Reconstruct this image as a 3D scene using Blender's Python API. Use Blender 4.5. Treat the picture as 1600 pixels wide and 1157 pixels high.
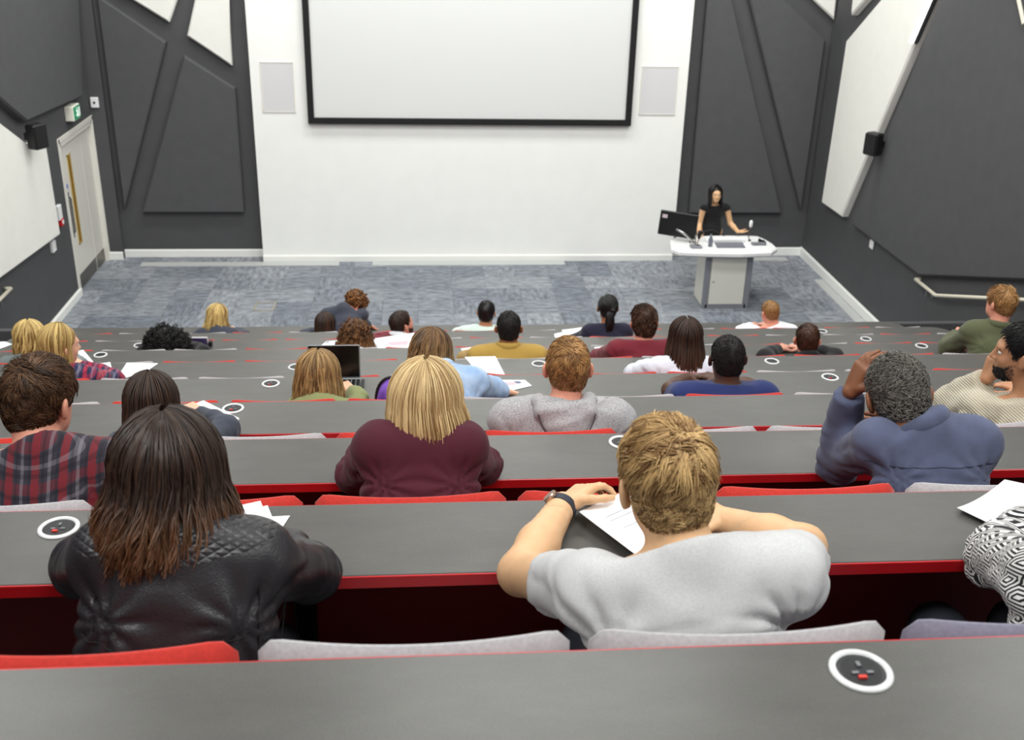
import bpy, math, random
import numpy as np
from mathutils import Matrix, Vector
for o in list(bpy.data.objects): bpy.data.objects.remove(o)
scene = bpy.context.scene
COL = scene.collection
rng = np.random.default_rng(7)
random.seed(7)
V = lambda *a: np.array(a, float)
def nrm(v):
    v = np.asarray(v, float); return v/(np.linalg.norm(v)+1e-12)

# ------------------------------------------------------------------ camera
FPX, YAW, PITCH, ROLL = 1656.79, 0.088475, 0.408717, 0.025933
CAM = V(0, -16, 5.5603)
_f = V(math.sin(YAW)*math.cos(PITCH), math.cos(YAW)*math.cos(PITCH), -math.sin(PITCH))
_r = V(math.cos(YAW), -math.sin(YAW), 0); _u = np.cross(_r, _f)
CR = _r*math.cos(ROLL)+_u*math.sin(ROLL); CU = -_r*math.sin(ROLL)+_u*math.cos(ROLL); CF = _f
cam_d = bpy.data.cameras.new('camera'); cam = bpy.data.objects.new('camera', cam_d); COL.objects.link(cam)
m = Matrix(((CR[0], CU[0], -CF[0], CAM[0]), (CR[1], CU[1], -CF[1], CAM[1]), (CR[2], CU[2], -CF[2], CAM[2]), (0, 0, 0, 1)))
cam.matrix_world = m
cam_d.sensor_fit = 'HORIZONTAL'; cam_d.sensor_width = 36; cam_d.lens = FPX/1600*36
cam_d.shift_y = -45/1600; cam_d.clip_start = .05; cam_d.clip_end = 100
cam_d.dof.use_dof = True; cam_d.dof.focus_distance = 3.3; cam_d.dof.aperture_fstop = 5.6
scene.camera = cam
def ray(x, y): return CF+(x-800)/FPX*CR-(y-533.5)/FPX*CU
def on_x(x, y, X): d = ray(x, y); return CAM+d*(X-CAM[0])/d[0]
def on_y(x, y, Y): d = ray(x, y); return CAM+d*(Y-CAM[1])/d[1]
def on_z(x, y, Z): d = ray(x, y); return CAM+d*(Z-CAM[2])/d[2]

# ------------------------------------------------------------------ light and exposure
world = bpy.data.worlds.new('world'); scene.world = world; world.use_nodes = True
world.node_tree.nodes['Background'].inputs[0].default_value = (.9, .95, 1, 1)
world.node_tree.nodes['Background'].inputs[1].default_value = 0.3
scene.view_settings.view_transform = 'Standard'; scene.view_settings.look = 'None'
scene.view_settings.gamma = 1; scene.view_settings.use_curve_mapping = False
scene.view_settings.exposure = 0.0
CEIL = 8.6
LIGHTS = [(x, y) for y in (-2.6, -6.6, -10.7, -15.0) for x in (-3.2, .7, 4.6)]
LAMP_W = 128
for i, (x, y) in enumerate(LIGHTS):
    ld = bpy.data.lights.new('ceiling_lamp', 'AREA'); ld.shape = 'RECTANGLE'; ld.size = 2.2; ld.size_y = 1.2
    ld.energy = LAMP_W*(1.15 if y > -3 else 1); ld.color = (.985, 1, .975)
    lo = bpy.data.objects.new('ceiling_lamp', ld); COL.objects.link(lo); lo.location = (x, y, CEIL-.3); lo.rotation_euler = (math.radians(20), 0, 0)

# ------------------------------------------------------------------ materials
def lin(c):
    c = c/255.0; return c/12.92 if c <= .04045 else ((c+.055)/1.055)**2.4
def rgb(c): return (lin(c[0]), lin(c[1]), lin(c[2]), 1)
class NT:
    def __init__(s, name):
        s.m = bpy.data.materials.new(name); s.m.use_nodes = True; s.t = s.m.node_tree; s.b = s.t.nodes['Principled BSDF']
    def n(s, kind, **kw):
        o = s.t.nodes.new(kind)
        for k, v in kw.items():
            if k in o.inputs: o.inputs[k].default_value = v
            else: setattr(o, k, v)
        return o
    def l(s, a, b): s.t.links.new(a, b)
    def coord(s, which='Object', scale=(1, 1, 1), rot=(0, 0, 0)):
        c = s.n('ShaderNodeTexCoord'); mp = s.n('ShaderNodeMapping'); s.l(c.outputs[which], mp.inputs[0])
        mp.inputs['Scale'].default_value = scale; mp.inputs['Rotation'].default_value = rot; return mp.outputs[0]
    def ramp(s, fac, cols, interp='LINEAR'):
        r = s.n('ShaderNodeValToRGB'); s.l(fac, r.inputs[0]); e = r.color_ramp; e.interpolation = interp
        while len(e.elements) < len(cols): e.elements.new(.5)
        for el, (p, c) in zip(e.elements, cols): el.position = p; el.color = c
        return r.outputs[0]
    def mix(s, fac, a, b, mode='MIX'):
        r = s.n('ShaderNodeMix', data_type='RGBA', blend_type=mode)
        for sock, v in ((r.inputs[0], fac), (r.inputs[6], a), (r.inputs[7], b)):
            if hasattr(v, 'links'): s.l(v, sock)
            else: sock.default_value = v
        return r.outputs[2]
    def math(s, op, a, b=0.):
        r = s.n('ShaderNodeMath', operation=op)
        for sock, v in ((r.inputs[0], a), (r.inputs[1], b)):
            if hasattr(v, 'links'): s.l(v, sock)
            else: sock.default_value = v
        return r.outputs[0]
    def color(s, c): s.l(c, s.b.inputs['Base Color'])
    def bump(s, h, st=.3, dist=.01):
        b = s.n('ShaderNodeBump'); b.inputs['Strength'].default_value = st; b.inputs['Distance'].default_value = dist
        s.l(h, b.inputs['Height']); s.l(b.outputs[0], s.b.inputs['Normal'])
MATS = {}
def mat(name, c, rough=.6, metal=0, noise=0, nscale=20, bump=0, bscale=200, bdist=.002, spec=.5, sheen=0, sss=0, emit=0):
    if name in MATS: return MATS[name]
    t = NT(name); b = t.b; b.inputs['Roughness'].default_value = rough; b.inputs['Metallic'].default_value = metal
    b.inputs['Specular IOR Level'].default_value = spec
    if noise:
        nz = t.n('ShaderNodeTexNoise', Scale=nscale, Detail=5.0); t.l(t.coord(), nz.inputs['Vector'])
        a = tuple(x*(1-noise) for x in rgb(c)[:3])+(1,); d = tuple(min(1, x*(1+noise)) for x in rgb(c)[:3])+(1,)
        t.color(t.ramp(nz.outputs[0], [(.3, a), (.7, d)]))
    else: b.inputs['Base Color'].default_value = rgb(c)
    if bump:
        nb = t.n('ShaderNodeTexNoise', Scale=bscale, Detail=4.0); t.l(t.coord(), nb.inputs['Vector']); t.bump(nb.outputs[0], bump, bdist)
    if sheen: b.inputs['Sheen Weight'].default_value = sheen; b.inputs['Sheen Roughness'].default_value = .4
    if sss:
        b.inputs['Subsurface Weight'].default_value = sss; b.inputs['Subsurface Radius'].default_value = (1, .35, .2); b.inputs['Subsurface Scale'].default_value = .006
    if emit: b.inputs['Emission Color'].default_value = rgb(c); b.inputs['Emission Strength'].default_value = emit
    MATS[name] = t.m; return t.m
M_WHITE = mat('white_paint', (248, 248, 244), .75, noise=.015, nscale=3)
M_DARK = mat('dark_grey_paint', (80, 80, 82), .7, noise=.05, nscale=4, bump=.06, bscale=250, spec=.3)
M_DARKP = mat('dark_fabric_panel', (84, 84, 86), .85, noise=.05, nscale=6, bump=.15, bscale=500, spec=.25)
M_WPANEL = mat('white_fabric_panel', (240, 239, 232), .85, noise=.015, nscale=6, bump=.05, bscale=500)
M_SKIRT = mat('skirting_white', (240, 240, 236), .4)
M_SCREEN = mat('projection_surface', (222, 223, 221), .9, spec=.1)
M_BLACK = mat('black_plastic', (20, 20, 22), .45)
M_BLACKM = mat('black_matt', (14, 14, 15), .8)
M_METAL = mat('brushed_metal', (190, 190, 188), .3, metal=1, noise=.08, nscale=40)
M_RAIL = mat('pale_rail', (215, 208, 190), .4)
M_CREAM = mat('cream_paint', (228, 225, 216), .45)
M_GRILLE = mat('grille_grey', (216, 215, 216), .8, noise=.04, nscale=300)
M_GREYTRIM = mat('grey_laminate', (128, 130, 138), .4)
M_LAM = mat('pale_laminate', (222, 220, 210), .5)
M_GLOSSW = mat('gloss_white', (245, 245, 245), .2)
M_RED = mat('red_edge', (190, 22, 30), .3, noise=.06, nscale=8)
M_REDPANEL = mat('red_panel', (120, 16, 20), .45)
M_STEELB = mat('black_steel', (24, 24, 26), .4, metal=.4)
def fabric(name, c):
    return mat(name, c, .9, noise=.10, nscale=120, bump=.5, bscale=700, bdist=.001, sheen=.3)
M_FRED = fabric('red_seat_fabric', (196, 52, 42)); M_FGREY = fabric('grey_seat_fabric', (178, 175, 178)); M_FPUR = fabric('slate_seat_fabric', (128, 125, 142))
def desk_mat():
    t = NT('desk_laminate'); t.b.inputs['Roughness'].default_value = .42
    nz = t.n('ShaderNodeTexNoise', Scale=6.0, Detail=6.0, Roughness=.6); t.l(t.coord(scale=(1, 3, 1)), nz.inputs['Vector'])
    nf = t.n('ShaderNodeTexNoise', Scale=420.0, Detail=2.0); t.l(t.coord(), nf.inputs['Vector'])
    c = t.ramp(nz.outputs[0], [(.25, rgb((84, 83, 80))), (.75, rgb((94, 93, 90)))])
    c2 = t.ramp(nf.outputs[0], [(.35, (.88, .88, .88, 1)), (.65, (1.08, 1.08, 1.08, 1))])
    t.color(t.mix(1.0, c, c2, 'MULTIPLY')); t.bump(nf.outputs[0], .15, .001)
    t.b.inputs['Roughness'].default_value = .3
    return t.m
M_DESK = desk_mat()
def carpet_mat(name, base, amt=.35):
    t = NT(name); t.b.inputs['Roughness'].default_value = .97; t.b.inputs['Specular IOR Level'].default_value = .15
    oi = t.n('ShaderNodeObjectInfo')
    cd = t.n('ShaderNodeTexCoord'); add = t.n('ShaderNodeVectorMath', operation='ADD'); t.l(cd.outputs['Object'], add.inputs[0])
    sc = t.n('ShaderNodeVectorMath', operation='SCALE'); sc.inputs['Scale'].default_value = 37.0; t.l(oi.outputs['Location'], sc.inputs[0]); t.l(sc.outputs[0], add.inputs[1])
    mp = t.n('ShaderNodeMapping'); mp.inputs['Scale'].default_value = (2.2, 6, 1); t.l(add.outputs[0], mp.inputs[0])
    nz = t.n('ShaderNodeTexNoise', Scale=2.6, Detail=5.0, Roughness=.62); t.l(mp.outputs[0], nz.inputs['Vector'])
    lo = tuple(x*(1-amt) for x in rgb(base)[:3])+(1,); hi = tuple(x*(1+amt*1.15) for x in rgb(base)[:3])+(1,)
    c = t.ramp(nz.outputs[0], [(.34, lo), (.66, hi)])
    r = t.ramp(oi.outputs['Random'], [(0, (.74, .76, .79, 1)), (1, (1.2, 1.19, 1.17, 1))])
    t.color(t.mix(1.0, c, r, 'MULTIPLY'))
    nf = t.n('ShaderNodeTexNoise', Scale=300.0, Detail=2.0); t.l(cd.outputs['Object'], nf.inputs['Vector']); t.bump(nf.outputs[0], .6, .004)
    return t.m
M_CARPET = carpet_mat('carpet_pile', (132, 136, 143), .34); M_TIER = mat('tier_carpet', (70, 72, 76), .95, noise=.25, nscale=12)
def paper_mat():
    return mat('paper', (250, 250, 252), .7)
M_PAPER = paper_mat()
M_INK = mat('printed_ink', (170, 172, 180), .7); M_PINK = mat('printed_pink', (240, 175, 185), .7); M_CYAN = mat('printed_cyan', (170, 222, 230), .7); M_YEL = mat('printed_yellow', (240, 235, 120), .7)

# ------------------------------------------------------------------ mesh helpers
def raw_mesh(name, verts, faces, smooth=True, tone=None):
    """verts (n,3) array, faces (m,k) int array of quads or tris (fast path)."""
    me = bpy.data.meshes.new(name); verts = np.asarray(verts, np.float32); faces = np.asarray(faces, np.int32)
    k = faces.shape[1]; nf = len(faces)
    me.vertices.add(len(verts)); me.vertices.foreach_set('co', verts.ravel())
    me.loops.add(nf*k); me.loops.foreach_set('vertex_index', faces.ravel())
    me.polygons.add(nf); me.polygons.foreach_set('loop_start', np.arange(0, nf*k, k, dtype=np.int32))
    me.polygons.foreach_set('use_smooth', np.full(nf, smooth))
    me.update(calc_edges=True)
    if tone is not None:
        at = me.color_attributes.new('tone', 'FLOAT_COLOR', 'POINT'); at.data.foreach_set('color', np.asarray(tone, np.float32).ravel())
    me.validate(); return me
def link(name, me, material, parent=None, loc=None, **props):
    o = bpy.data.objects.new(name, me); COL.objects.link(o)
    if material is not None and hasattr(me, 'materials') and len(me.materials) == 0:
        for mm in (material if isinstance(material, (list, tuple)) else [material]): me.materials.append(mm)
    if parent is not None: o.parent = parent
    if loc is not None: o.location = loc
    for k, v in props.items(): o[k] = v
    return o
def empty(name, loc, label, category, group=None, rz=0):
    o = bpy.data.objects.new(name, None); COL.objects.link(o); o.location = tuple(loc); o.rotation_euler = (0, 0, rz)
    o.empty_display_size = .1; o['label'] = label; o['category'] = category
    if group: o['group'] = group
    return o
class MB:
    def __init__(s): s.v = []; s.f = []
    def add(s, vs, fs):
        n = len(s.v); s.v += [tuple(map(float, p)) for p in vs]; s.f += [[i+n for i in f] for f in fs]; return s
    def box(s, c, d, R=None, bev=0):
        x, y, z = [q/2 for q in d]
        if bev <= 0:
            vs = [V(i*x, j*y, k*z) for i in (-1, 1) for j in (-1, 1) for k in (-1, 1)]
            fs = [[0, 1, 3, 2], [4, 6, 7, 5], [0, 4, 5, 1], [2, 3, 7, 6], [0, 2, 6, 4], [1, 5, 7, 3]]
        else:
            b = min(bev, x*.9, y*.9, z*.9); vs = []; 
            for i in (-1, 1):
                for j in (-1, 1):
                    for k in (-1, 1):
                        vs += [V(i*x, j*(y-b), k*(z-b)), V(i*(x-b), j*y, k*(z-b)), V(i*(x-b), j*(y-b), k*z)]
            I = lambda i, j, k, a: ((i > 0)*4+(j > 0)*2+(k > 0))*3+a
            fs = []
            for sg in (-1, 1):
                fs.append([I(sg, -1, -1, 0), I(sg, 1, -1, 0), I(sg, 1, 1, 0), I(sg, -1, 1, 0)][::sg])
                fs.append([I(-1, sg, -1, 1), I(-1, sg, 1, 1), I(1, sg, 1, 1), I(1, sg, -1, 1)][::sg])
                fs.append([I(-1, -1, sg, 2), I(1, -1, sg, 2), I(1, 1, sg, 2), I(-1, 1, sg, 2)][::sg])
            for p in (-1, 1):
                for q in (-1, 1):
                    fs.append([I(p, q, -1, 0), I(p, q, -1, 1), I(p, q, 1, 1), I(p, q, 1, 0)][::-p*q])
                    fs.append([I(p, -1, q, 0), I(p, -1, q, 2), I(p, 1, q, 2), I(p, 1, q, 0)][::p*q])
                    fs.append([I(-1, p, q, 1), I(-1, p, q, 2), I(1, p, q, 2), I(1, p, q, 1)][::-p*q])
            for i in (-1, 1):
                for j in (-1, 1):
                    for k in (-1, 1): fs.append([I(i, j, k, 0), I(i, j, k, 1), I(i, j, k, 2)][::i*j*k])
        if R is not None: vs = [R@v for v in vs]
        return s.add([v+np.asarray(c, float) for v in vs], fs)
    def prism(s, pts, off, bev=0.0):
        """polygon pts (world) extruded by vector off; chamfered rim on the front (pts+off) side"""
        pts = [np.asarray(p, float) for p in pts]; off = np.asarray(off, float); n = len(pts)
        c = sum(pts)/n
        if bev:
            nn = nrm(off); r2 = []
            for i in range(n):
                a = nrm(pts[i-1]-pts[i]); b = nrm(pts[(i+1) % n]-pts[i]); h = nrm(a+b); sn = max(.25, math.sqrt(max(0, (1-a@b)/2)))
                r2.append(pts[i]+h*bev/sn+off)
            r1 = [p+off-nn*bev for p in pts]; rings = [pts, r1, r2]
        else: rings = [pts, [p+off for p in pts]]
        vs = [p for r in rings for p in r]; fs = [list(range(n))[::-1], [(len(rings)-1)*n+i for i in range(n)]]
        for k in range(len(rings)-1):
            for i in range(n): j = (i+1) % n; fs.append([k*n+i, k*n+j, (k+1)*n+j, (k+1)*n+i])
        return s.add(vs, fs)
    def tube(s, path, r, n=10, caps=True):
        path = [np.asarray(p, float) for p in path]; rs = r if hasattr(r, '__len__') else [r]*len(path); vs = []; up = None
        for i, p in enumerate(path):
            t = nrm(path[min(i+1, len(path)-1)]-path[max(i-1, 0)])
            if up is None: up = nrm(np.cross(t, V(0, 0, 1) if abs(t[2]) < .9 else V(1, 0, 0)))
            up = nrm(up-t*(up@t)); w = np.cross(t, up)
            vs += [p+rs[i]*(up*math.cos(a)+w*math.sin(a)) for a in [2*math.pi*k/n for k in range(n)]]
        fs = [[i*n+k, i*n+(k+1) % n, (i+1)*n+(k+1) % n, (i+1)*n+k] for i in range(len(path)-1) for k in range(n)]
        if caps: fs += [list(range(n))[::-1], [(len(path)-1)*n+k for k in range(n)]]
        return s.add(vs, fs)
    def lathe(s, prof, c=(0, 0, 0), n=32, sy=1.0, R=None):
        vs = []
        for (r, z) in prof:
            for k in range(n):
                a = 2*math.pi*k/n; p = V(r*math.cos(a), r*sy*math.sin(a), z); vs.append((R@p if R is not None else p)+np.asarray(c, float))
        fs = [[i*n+k, i*n+(k+1) % n, (i+1)*n+(k+1) % n, (i+1)*n+k] for i in range(len(prof)-1) for k in range(n)]
        fs += [list(range(n))[::-1], [(len(prof)-1)*n+k for k in range(n)]]
        return s.add(vs, fs)
    def build(s, name, material, parent=None, smooth=False, fix=True, **props):
        me = bpy.data.meshes.new(name); me.from_pydata(s.v, [], s.f); me.validate()
        if fix:
            import bmesh
            bm = bmesh.new(); bm.from_mesh(me); bmesh.ops.recalc_face_normals(bm, faces=bm.faces); bm.to_mesh(me); bm.free()
        if smooth: me.polygons.foreach_set('use_smooth', [True]*len(me.polygons))
        me.update(); return link(name, me, material, parent, **props)
def struct(name, mb, material, parent=None, **kw):
    o = mb.build(name, material, parent, **kw)
    if parent is None: o['kind'] = 'structure'
    return o

# ------------------------------------------------------------------ layout numbers
XL, XR, YB = -4.9, 6.2, .25         # side walls and dark part of the front wall
T, RISE, DEP = .97101, .34562, .29
def yf(i): return -14.749+T*(i-1)   # far edge of desk i (1 = nearest the camera)
def zd(i): return 4.511-RISE*(i-1)  # top of desk i
def yn(i): return yf(i)-DEP
def fl(i): return zd(i)-.74
DX0, DX1 = -3.68, 4.98
YBACK = -19.0

# ------------------------------------------------------------------ room shell
fo = struct('floor', MB().box((.65, -3.6, -.1), (11.6, 8.4, .19)), M_TIER)
k = 0; n_t = .5
tile = MB().box((0, 0, 0), (.4985, .4985, .012), bev=.001); tile_me = None
for iy in range(9):
    for ix in range(23):
        x = XL-.2+.25+ix*.5; y = .25-.25-iy*.5
        if tile_me is None:
            t_ = tile.build('carpet_tile', M_CARPET, fo); tile_me = t_.data
        else: t_ = link('carpet_tile', tile_me, None, fo)
        t_.location = (x, y, 0); t_.rotation_euler = (0, 0, (math.pi/2 if random.random() < .33 else 0)+(math.pi if random.random() < .5 else 0))
for (a, b, w) in ((on_z(222, 412, 0), on_z(530, 413, 0), .17), (on_z(582, 413, 0), on_z(882, 412, 0), .17), (on_z(1090, 405, 0), on_z(1228, 404, 0), .15)):
    MB().box(((a[0]+b[0])/2, -.12 if b[0] < 3 else .04, .009), (abs(b[0]-a[0]), w, .012), bev=.003).build('pale_floor_strip', mat('pale_strip_grey', (184, 186, 184), .6), fo)  # pale bands on the floor along the front wall, laid as thin strips
MB().box((XR-.12, -2.6, .009), (.14, 3.3, .012), bev=.003).build('pale_floor_strip', mat('pale_strip_grey', (200, 200, 196), .6), fo)  # pale band on the floor beside the right skirting
fb = MB()
for a, b, c, d in ((-2.25, -2.07, .27, .02), (-2.25, -1.76, .27, .02), (-2.38, -1.915, .02, .31), (-2.12, -1.915, .02, .31)): fb.box((a, b, .008), (c, d, .008))
fb.build('floor_box_frame', mat('brass_grey', (160, 150, 130), .5), fo)
# tiers (stepped floor under the seating)
for i in range(10, 0, -1):
    y0 = yf(i)+.05; y1 = (yf(i-1)+.05) if i > 1 else YBACK
    s_ = struct('tier_step', MB().box(((XL+XR)/2, (y0+y1)/2, fl(i)/2-.1), (XR-XL, y0-y1, fl(i)+.2)), M_TIER)
    MB().box(((XL+XR)/2, y0-.02, fl(i)+.003), (XR-XL, .05, .012), bev=.003).build('step_nosing', mat('nosing', (48, 48, 50), .6), s_)
y0 = yf(10)+.05
for j in range(1, 2):
    struct('tier_step', MB().box(((XL+XR)/2, y0+.45, fl(10)/4-.05), (XR-XL, .9, fl(10)/2+.1)), M_TIER)
# front wall
struct('wall_front', MB().box(((XL+XR)/2, YB+.1, CEIL/2), (XR-XL+.8, .2, CEIL)), M_DARK)
PX0, PX1 = on_y(412, 408, 0)[0], on_y(1050, 404, 0)[0]
struct('wall_front_white', MB().box(((PX0+PX1)/2, YB/2, CEIL/2), (PX1-PX0, YB, CEIL), bev=.004), M_WHITE)
struct('trim_1', MB().box((-4.8, YB-.06, CEIL/2), (.22, .12, CEIL), bev=.004), M_DARK)
def skirting(name, a, b, h=.13, th=.018):
    a = V(*a, 0); b = V(*b, 0); d = nrm(b-a); nn = V(-d[1], d[0], 0)
    mb = MB(); prof = [(0, 0), (th, 0), (th, h-.02), (th*.5, h), (0, h)]
    vs = [p+nn*q[0]+V(0, 0, q[1]) for p in (a, b) for q in prof]; n = 5
    mb.add(vs, [[0, 1, 2, 3, 4], [9, 8, 7, 6, 5]]+[[i, (i+1) % n, n+(i+1) % n, n+i] for i in range(n)])
    return struct(name, mb, M_SKIRT)
skirting('baseboard_front_left', (PX0, YB), (-4.69, YB)); skirting('baseboard_front_corner', (-4.69, YB-.12), (XL, YB-.12))
skirting('baseboard_front', (PX1, 0), (PX0, 0), h=.11); skirting('baseboard_front_right', (XR, YB), (PX1, YB), h=.14)
skirting('baseboard_right', (XR, -4.0), (XR, YB), h=.15, th=.03)
skirting('baseboard_left', (XL, -1.42), (XL, -4.0), h=.12, th=.03)
# side walls (the left one is built round the door recess)
DY0, DY1, DZ = -1.42, YB-.12, 2.2
lw = MB(); lw.box((XL-.2, (DY0+YBACK)/2, CEIL/2), (.4, DY0-YBACK, CEIL)); lw.box((XL-.2, (DY0+.45)/2, (CEIL+DZ)/2), (.4, .45-DY0, CEIL-DZ)); lw.box((XL-.3, (DY0+DY1)/2, DZ/2), (.2, DY1-DY0, DZ)); lw.box((XL-.2, (DY1+.45)/2, DZ/2), (.4, .45-DY1, DZ))
struct('wall_left', lw, M_DARK)
struct('wall_right', MB().box((XR+.2, (.45+YBACK)/2, CEIL/2), (.4, .45-YBACK, CEIL)), M_DARK)
struct('wall_back', MB().box(((XL+XR)/2, YBACK-.1, CEIL/2), (XR-XL+.8, .2, CEIL)), M_WHITE)
ceil = struct('ceiling', MB().box(((XL+XR)/2, (.45+YBACK)/2, CEIL+.1), (XR-XL+.8, .45-YBACK+.2, .2)), M_WHITE)
for (x, y) in LIGHTS:
    f_ = MB()
    for dx, dy, sx, sy in ((0, .64, 2.36, .06), (0, -.64, 2.36, .06), (1.15, 0, .06, 1.3), (-1.15, 0, .06, 1.3)): f_.box((x+dx, y+dy, CEIL-.06), (sx, sy, .12))
    f_.build('light_fitting_frame', M_SKIRT, ceil)
# dark low partition ends in front of the first desk, across the aisles
for nm, x0, x1 in (('trim_2', XL, DX0+1.15), ('trim_3', DX1-.35, XR)):
    struct(nm, MB().box(((x0+x1)/2, yf(10)+.13, 0.69), (x1-x0, .06, 1.30), bev=.01), M_DARK)

# acoustic panels on the walls
def wall_panel(label, pts, mode, material, th=.11, plane=None):
    if mode == 'front': P = [on_y(x, y, YB-th) for x, y in pts]; back = [V(p[0], YB, p[2]) for p in P]; off = V(0, -th, 0)
    elif mode == 'left': P = [on_x(x, y, XL+th) for x, y in pts]; back = [V(XL, p[1], p[2]) for p in P]; off = V(th, 0, 0)
    else: P = [on_x(x, y, XR-th) for x, y in pts]; back = [V(XR, p[1], p[2]) for p in P]; off = V(-th, 0, 0)
    o = MB().prism(back, off, bev=.022).build('acoustic_panel', material)
    o['label'] = label; o['category'] = 'wall panel'; return o
wall_panel('dark grey long triangular wall panel in the front left corner, point down', [(150, -8), (259, 66), (194, 328)], 'front', M_DARKP)
wall_panel('dark grey four-sided wall panel left of the white front wall', [(287, 87), (367, 138), (381, 333), (222, 333)], 'front', M_DARKP)
wall_panel('smaller left one of the white panels at top left of the front wall', [(264, 35), (310, -100), (100, -100), (100, -66)], 'front', M_WPANEL)
wall_panel('white triangular wall panel pointing down beside the left edge of the white front wall', [(292, 56), (362, 103), (356, 0), (350, -110), (328, -110)], 'front', M_WPANEL)
wall_panel('dark grey tall tapering wall panel behind the lecturer', [(1077, 334), (1222, 334), (1140, 0), (1119, -88), (1113, -88)], 'front', M_DARKP)
wall_panel('dark grey triangular wall panel in the front right corner, point down', [(1252, 329), (1154, -72), (1290, 63)], 'front', M_DARKP)
wall_panel('white corner of a wall panel at the top of the front right corner', [(1304, 31), (1318, -90), (1150, -115)], 'front', M_WPANEL)
wall_panel('small white wall panel tip at the top of the right wall by the corner', [(1329, 24), (1410, -68), (1340, -90)], 'right', M_WPANEL)
wall_panel('tall white slanting wall panel on the right wall', [(1283, 317), (1314, 339), (1457, 0), (1492, -85), (1446, -85), (1322, 63)], 'right', M_WPANEL)
wall_panel('huge dark grey wall panel above the handrail on the right wall', [(1329, 350), (1435, 431), (1600, 438), (2100, 459), (2100, -300), (1590, -300), (1468, 0)], 'right', M_DARKP, th=.09)
wall_panel('dark grey pointed wall panel above the door on the left wall', [(-260, -70), (43, 190), (130, 151), (122, -40), (110, -200), (-260, -300)], 'left', M_DARKP)
wall_panel('large white wall panel beside the door on the left wall', [(-300, -30), (0, 190), (42, 228), (71, 217), (95, 367), (0, 437), (-300, 470)], 'left', M_WPANEL)

# projection screen
scr = empty('projection_screen', (( on_y(482, 192, -.05)[0]+on_y(985, 195, -.05)[0])/2, -.05, 3.9), 'big white projection screen with a black border on the front wall', 'screen')
A = on_y(482, 193, -.05); B = on_y(985, 196, -.05); Wd = B[0]-A[0]; zb = (A[2]+B[2])/2-3.9; ht = 3.2; b_ = .09
fr = MB()
for cx, cz, w_, h_ in ((0, zb+b_/2, Wd, b_), (0, zb+ht-b_/2, Wd, b_), (-Wd/2+b_/2, zb+ht/2, b_, ht-2*b_), (Wd/2-b_/2, zb+ht/2, b_, ht-2*b_)): fr.box((cx, 0, cz), (w_, .1, h_), bev=.006)
fr.build('screen_border', M_BLACKM, scr)
MB().box((0, .015, zb+ht/2), (Wd-2*b_+.01, .05, ht-2*b_+.01)).build('screen_surface', M_SCREEN, scr)
# flush loudspeaker grilles
for side, (a, b) in (('left', ((406, 97), (462, 175))), ('right', ((1003, 104), (1054, 179)))):
    p, q = on_y(*a, 0), on_y(*b, 0); g = empty('wall_speaker_grille', ((p[0]+q[0])/2, -.006, (p[2]+q[2])/2), 'pale square speaker grille in the white wall '+side+' of the projection screen', 'speaker')
    w_, h_ = abs(q[0]-p[0])*.97, abs(p[2]-q[2])
    MB().box((0, .002, 0), (w_, .012, h_), bev=.003).build('grille_panel', M_GRILLE, g)
    e = MB()
    for cx, cz, ww, hh in ((0, h_/2, w_+.02, .012), (0, -h_/2, w_+.02, .012), (w_/2, 0, .012, h_), (-w_/2, 0, .012, h_)): e.box((cx, -.002, cz), (ww, .014, hh))
    e.build('grille_rim', M_CREAM, g)

# door with its frame in the left recess
dr = bpy.data.objects.new('door_1', None); COL.objects.link(dr); dr['kind'] = 'structure'; dr.location = (XL, (DY0+DY1)/2, 0)
cy = 0; W = DY1-DY0; fr = MB()
fr.box((-.05, -W/2+.03, DZ/2), (.11, .06, DZ), bev=.004).box((-.05, W/2-.03, DZ/2), (.11, .06, DZ), bev=.004).box((-.05, 0, DZ-.04), (.11, W, .08), bev=.004)
for yy in (-W/2-.03, W/2+.0): fr.box((.008, yy, DZ/2+.02), (.016, .07, DZ+.05), bev=.004)
fr.box((.008, 0, DZ+.02), (.016, W+.1, .07), bev=.004)
fr.build('door_frame', M_CREAM, dr)
for nm, ya, yb in (('door_leaf', -W/2+.06, W/2-.5), ('door_leaf', W/2-.495, W/2-.06)):
    lf = MB().box((-.075, (ya+yb)/2, DZ/2-.05), (.045, yb-ya-.006, DZ-.12), bev=.004).build(nm, M_CREAM, dr)
    MB().box((-.05, (ya+yb)/2, .12), (.004, yb-ya-.03, .2)).build('kick_plate', mat('kick_plate_metal', (120, 116, 108), .35, metal=.8), lf)
    if yb-ya > .6:
        MB().box((-.051, ya+.4, 1.28), (.006, .11, 1.26), bev=.002).build('vision_panel', mat('amber_glass', (150, 112, 36), .15, noise=.2, nscale=8), lf)
        e = MB()
        for cyy, cz, ww, hh in ((ya+.4, 1.92, .15, .02), (ya+.4, .64, .15, .02), (ya+.335, 1.28, .02, 1.3), (ya+.465, 1.28, .02, 1.3)): e.box((-.048, cyy, cz), (.012, ww, hh))
        e.build('glazing_bead', mat('brass_bead', (196, 170, 110), .35), lf)
for yy in (.13, .23):
    y_ = -W/2+yy
    MB().box((-.047, y_, 1.12), (.006, .05, .66), bev=.002).build('finger_plate', M_METAL, dr)
    MB().tube([(-.045, y_, .86), (-.022, y_, .88), (-.022, y_, 1.36), (-.045, y_, 1.38)], .009, 8).build('door_handle', M_STEELB, dr, smooth=True)
    MB().lathe([(.032, 0), (.032, .004)], (-.05, y_, 1.53), 20, R=np.array([[0, 0, 1], [0, 1, 0], [-1, 0, 0]], float)).build('blue_sign_disc', mat('sign_blue', (50, 80, 200), .5), dr)

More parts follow.
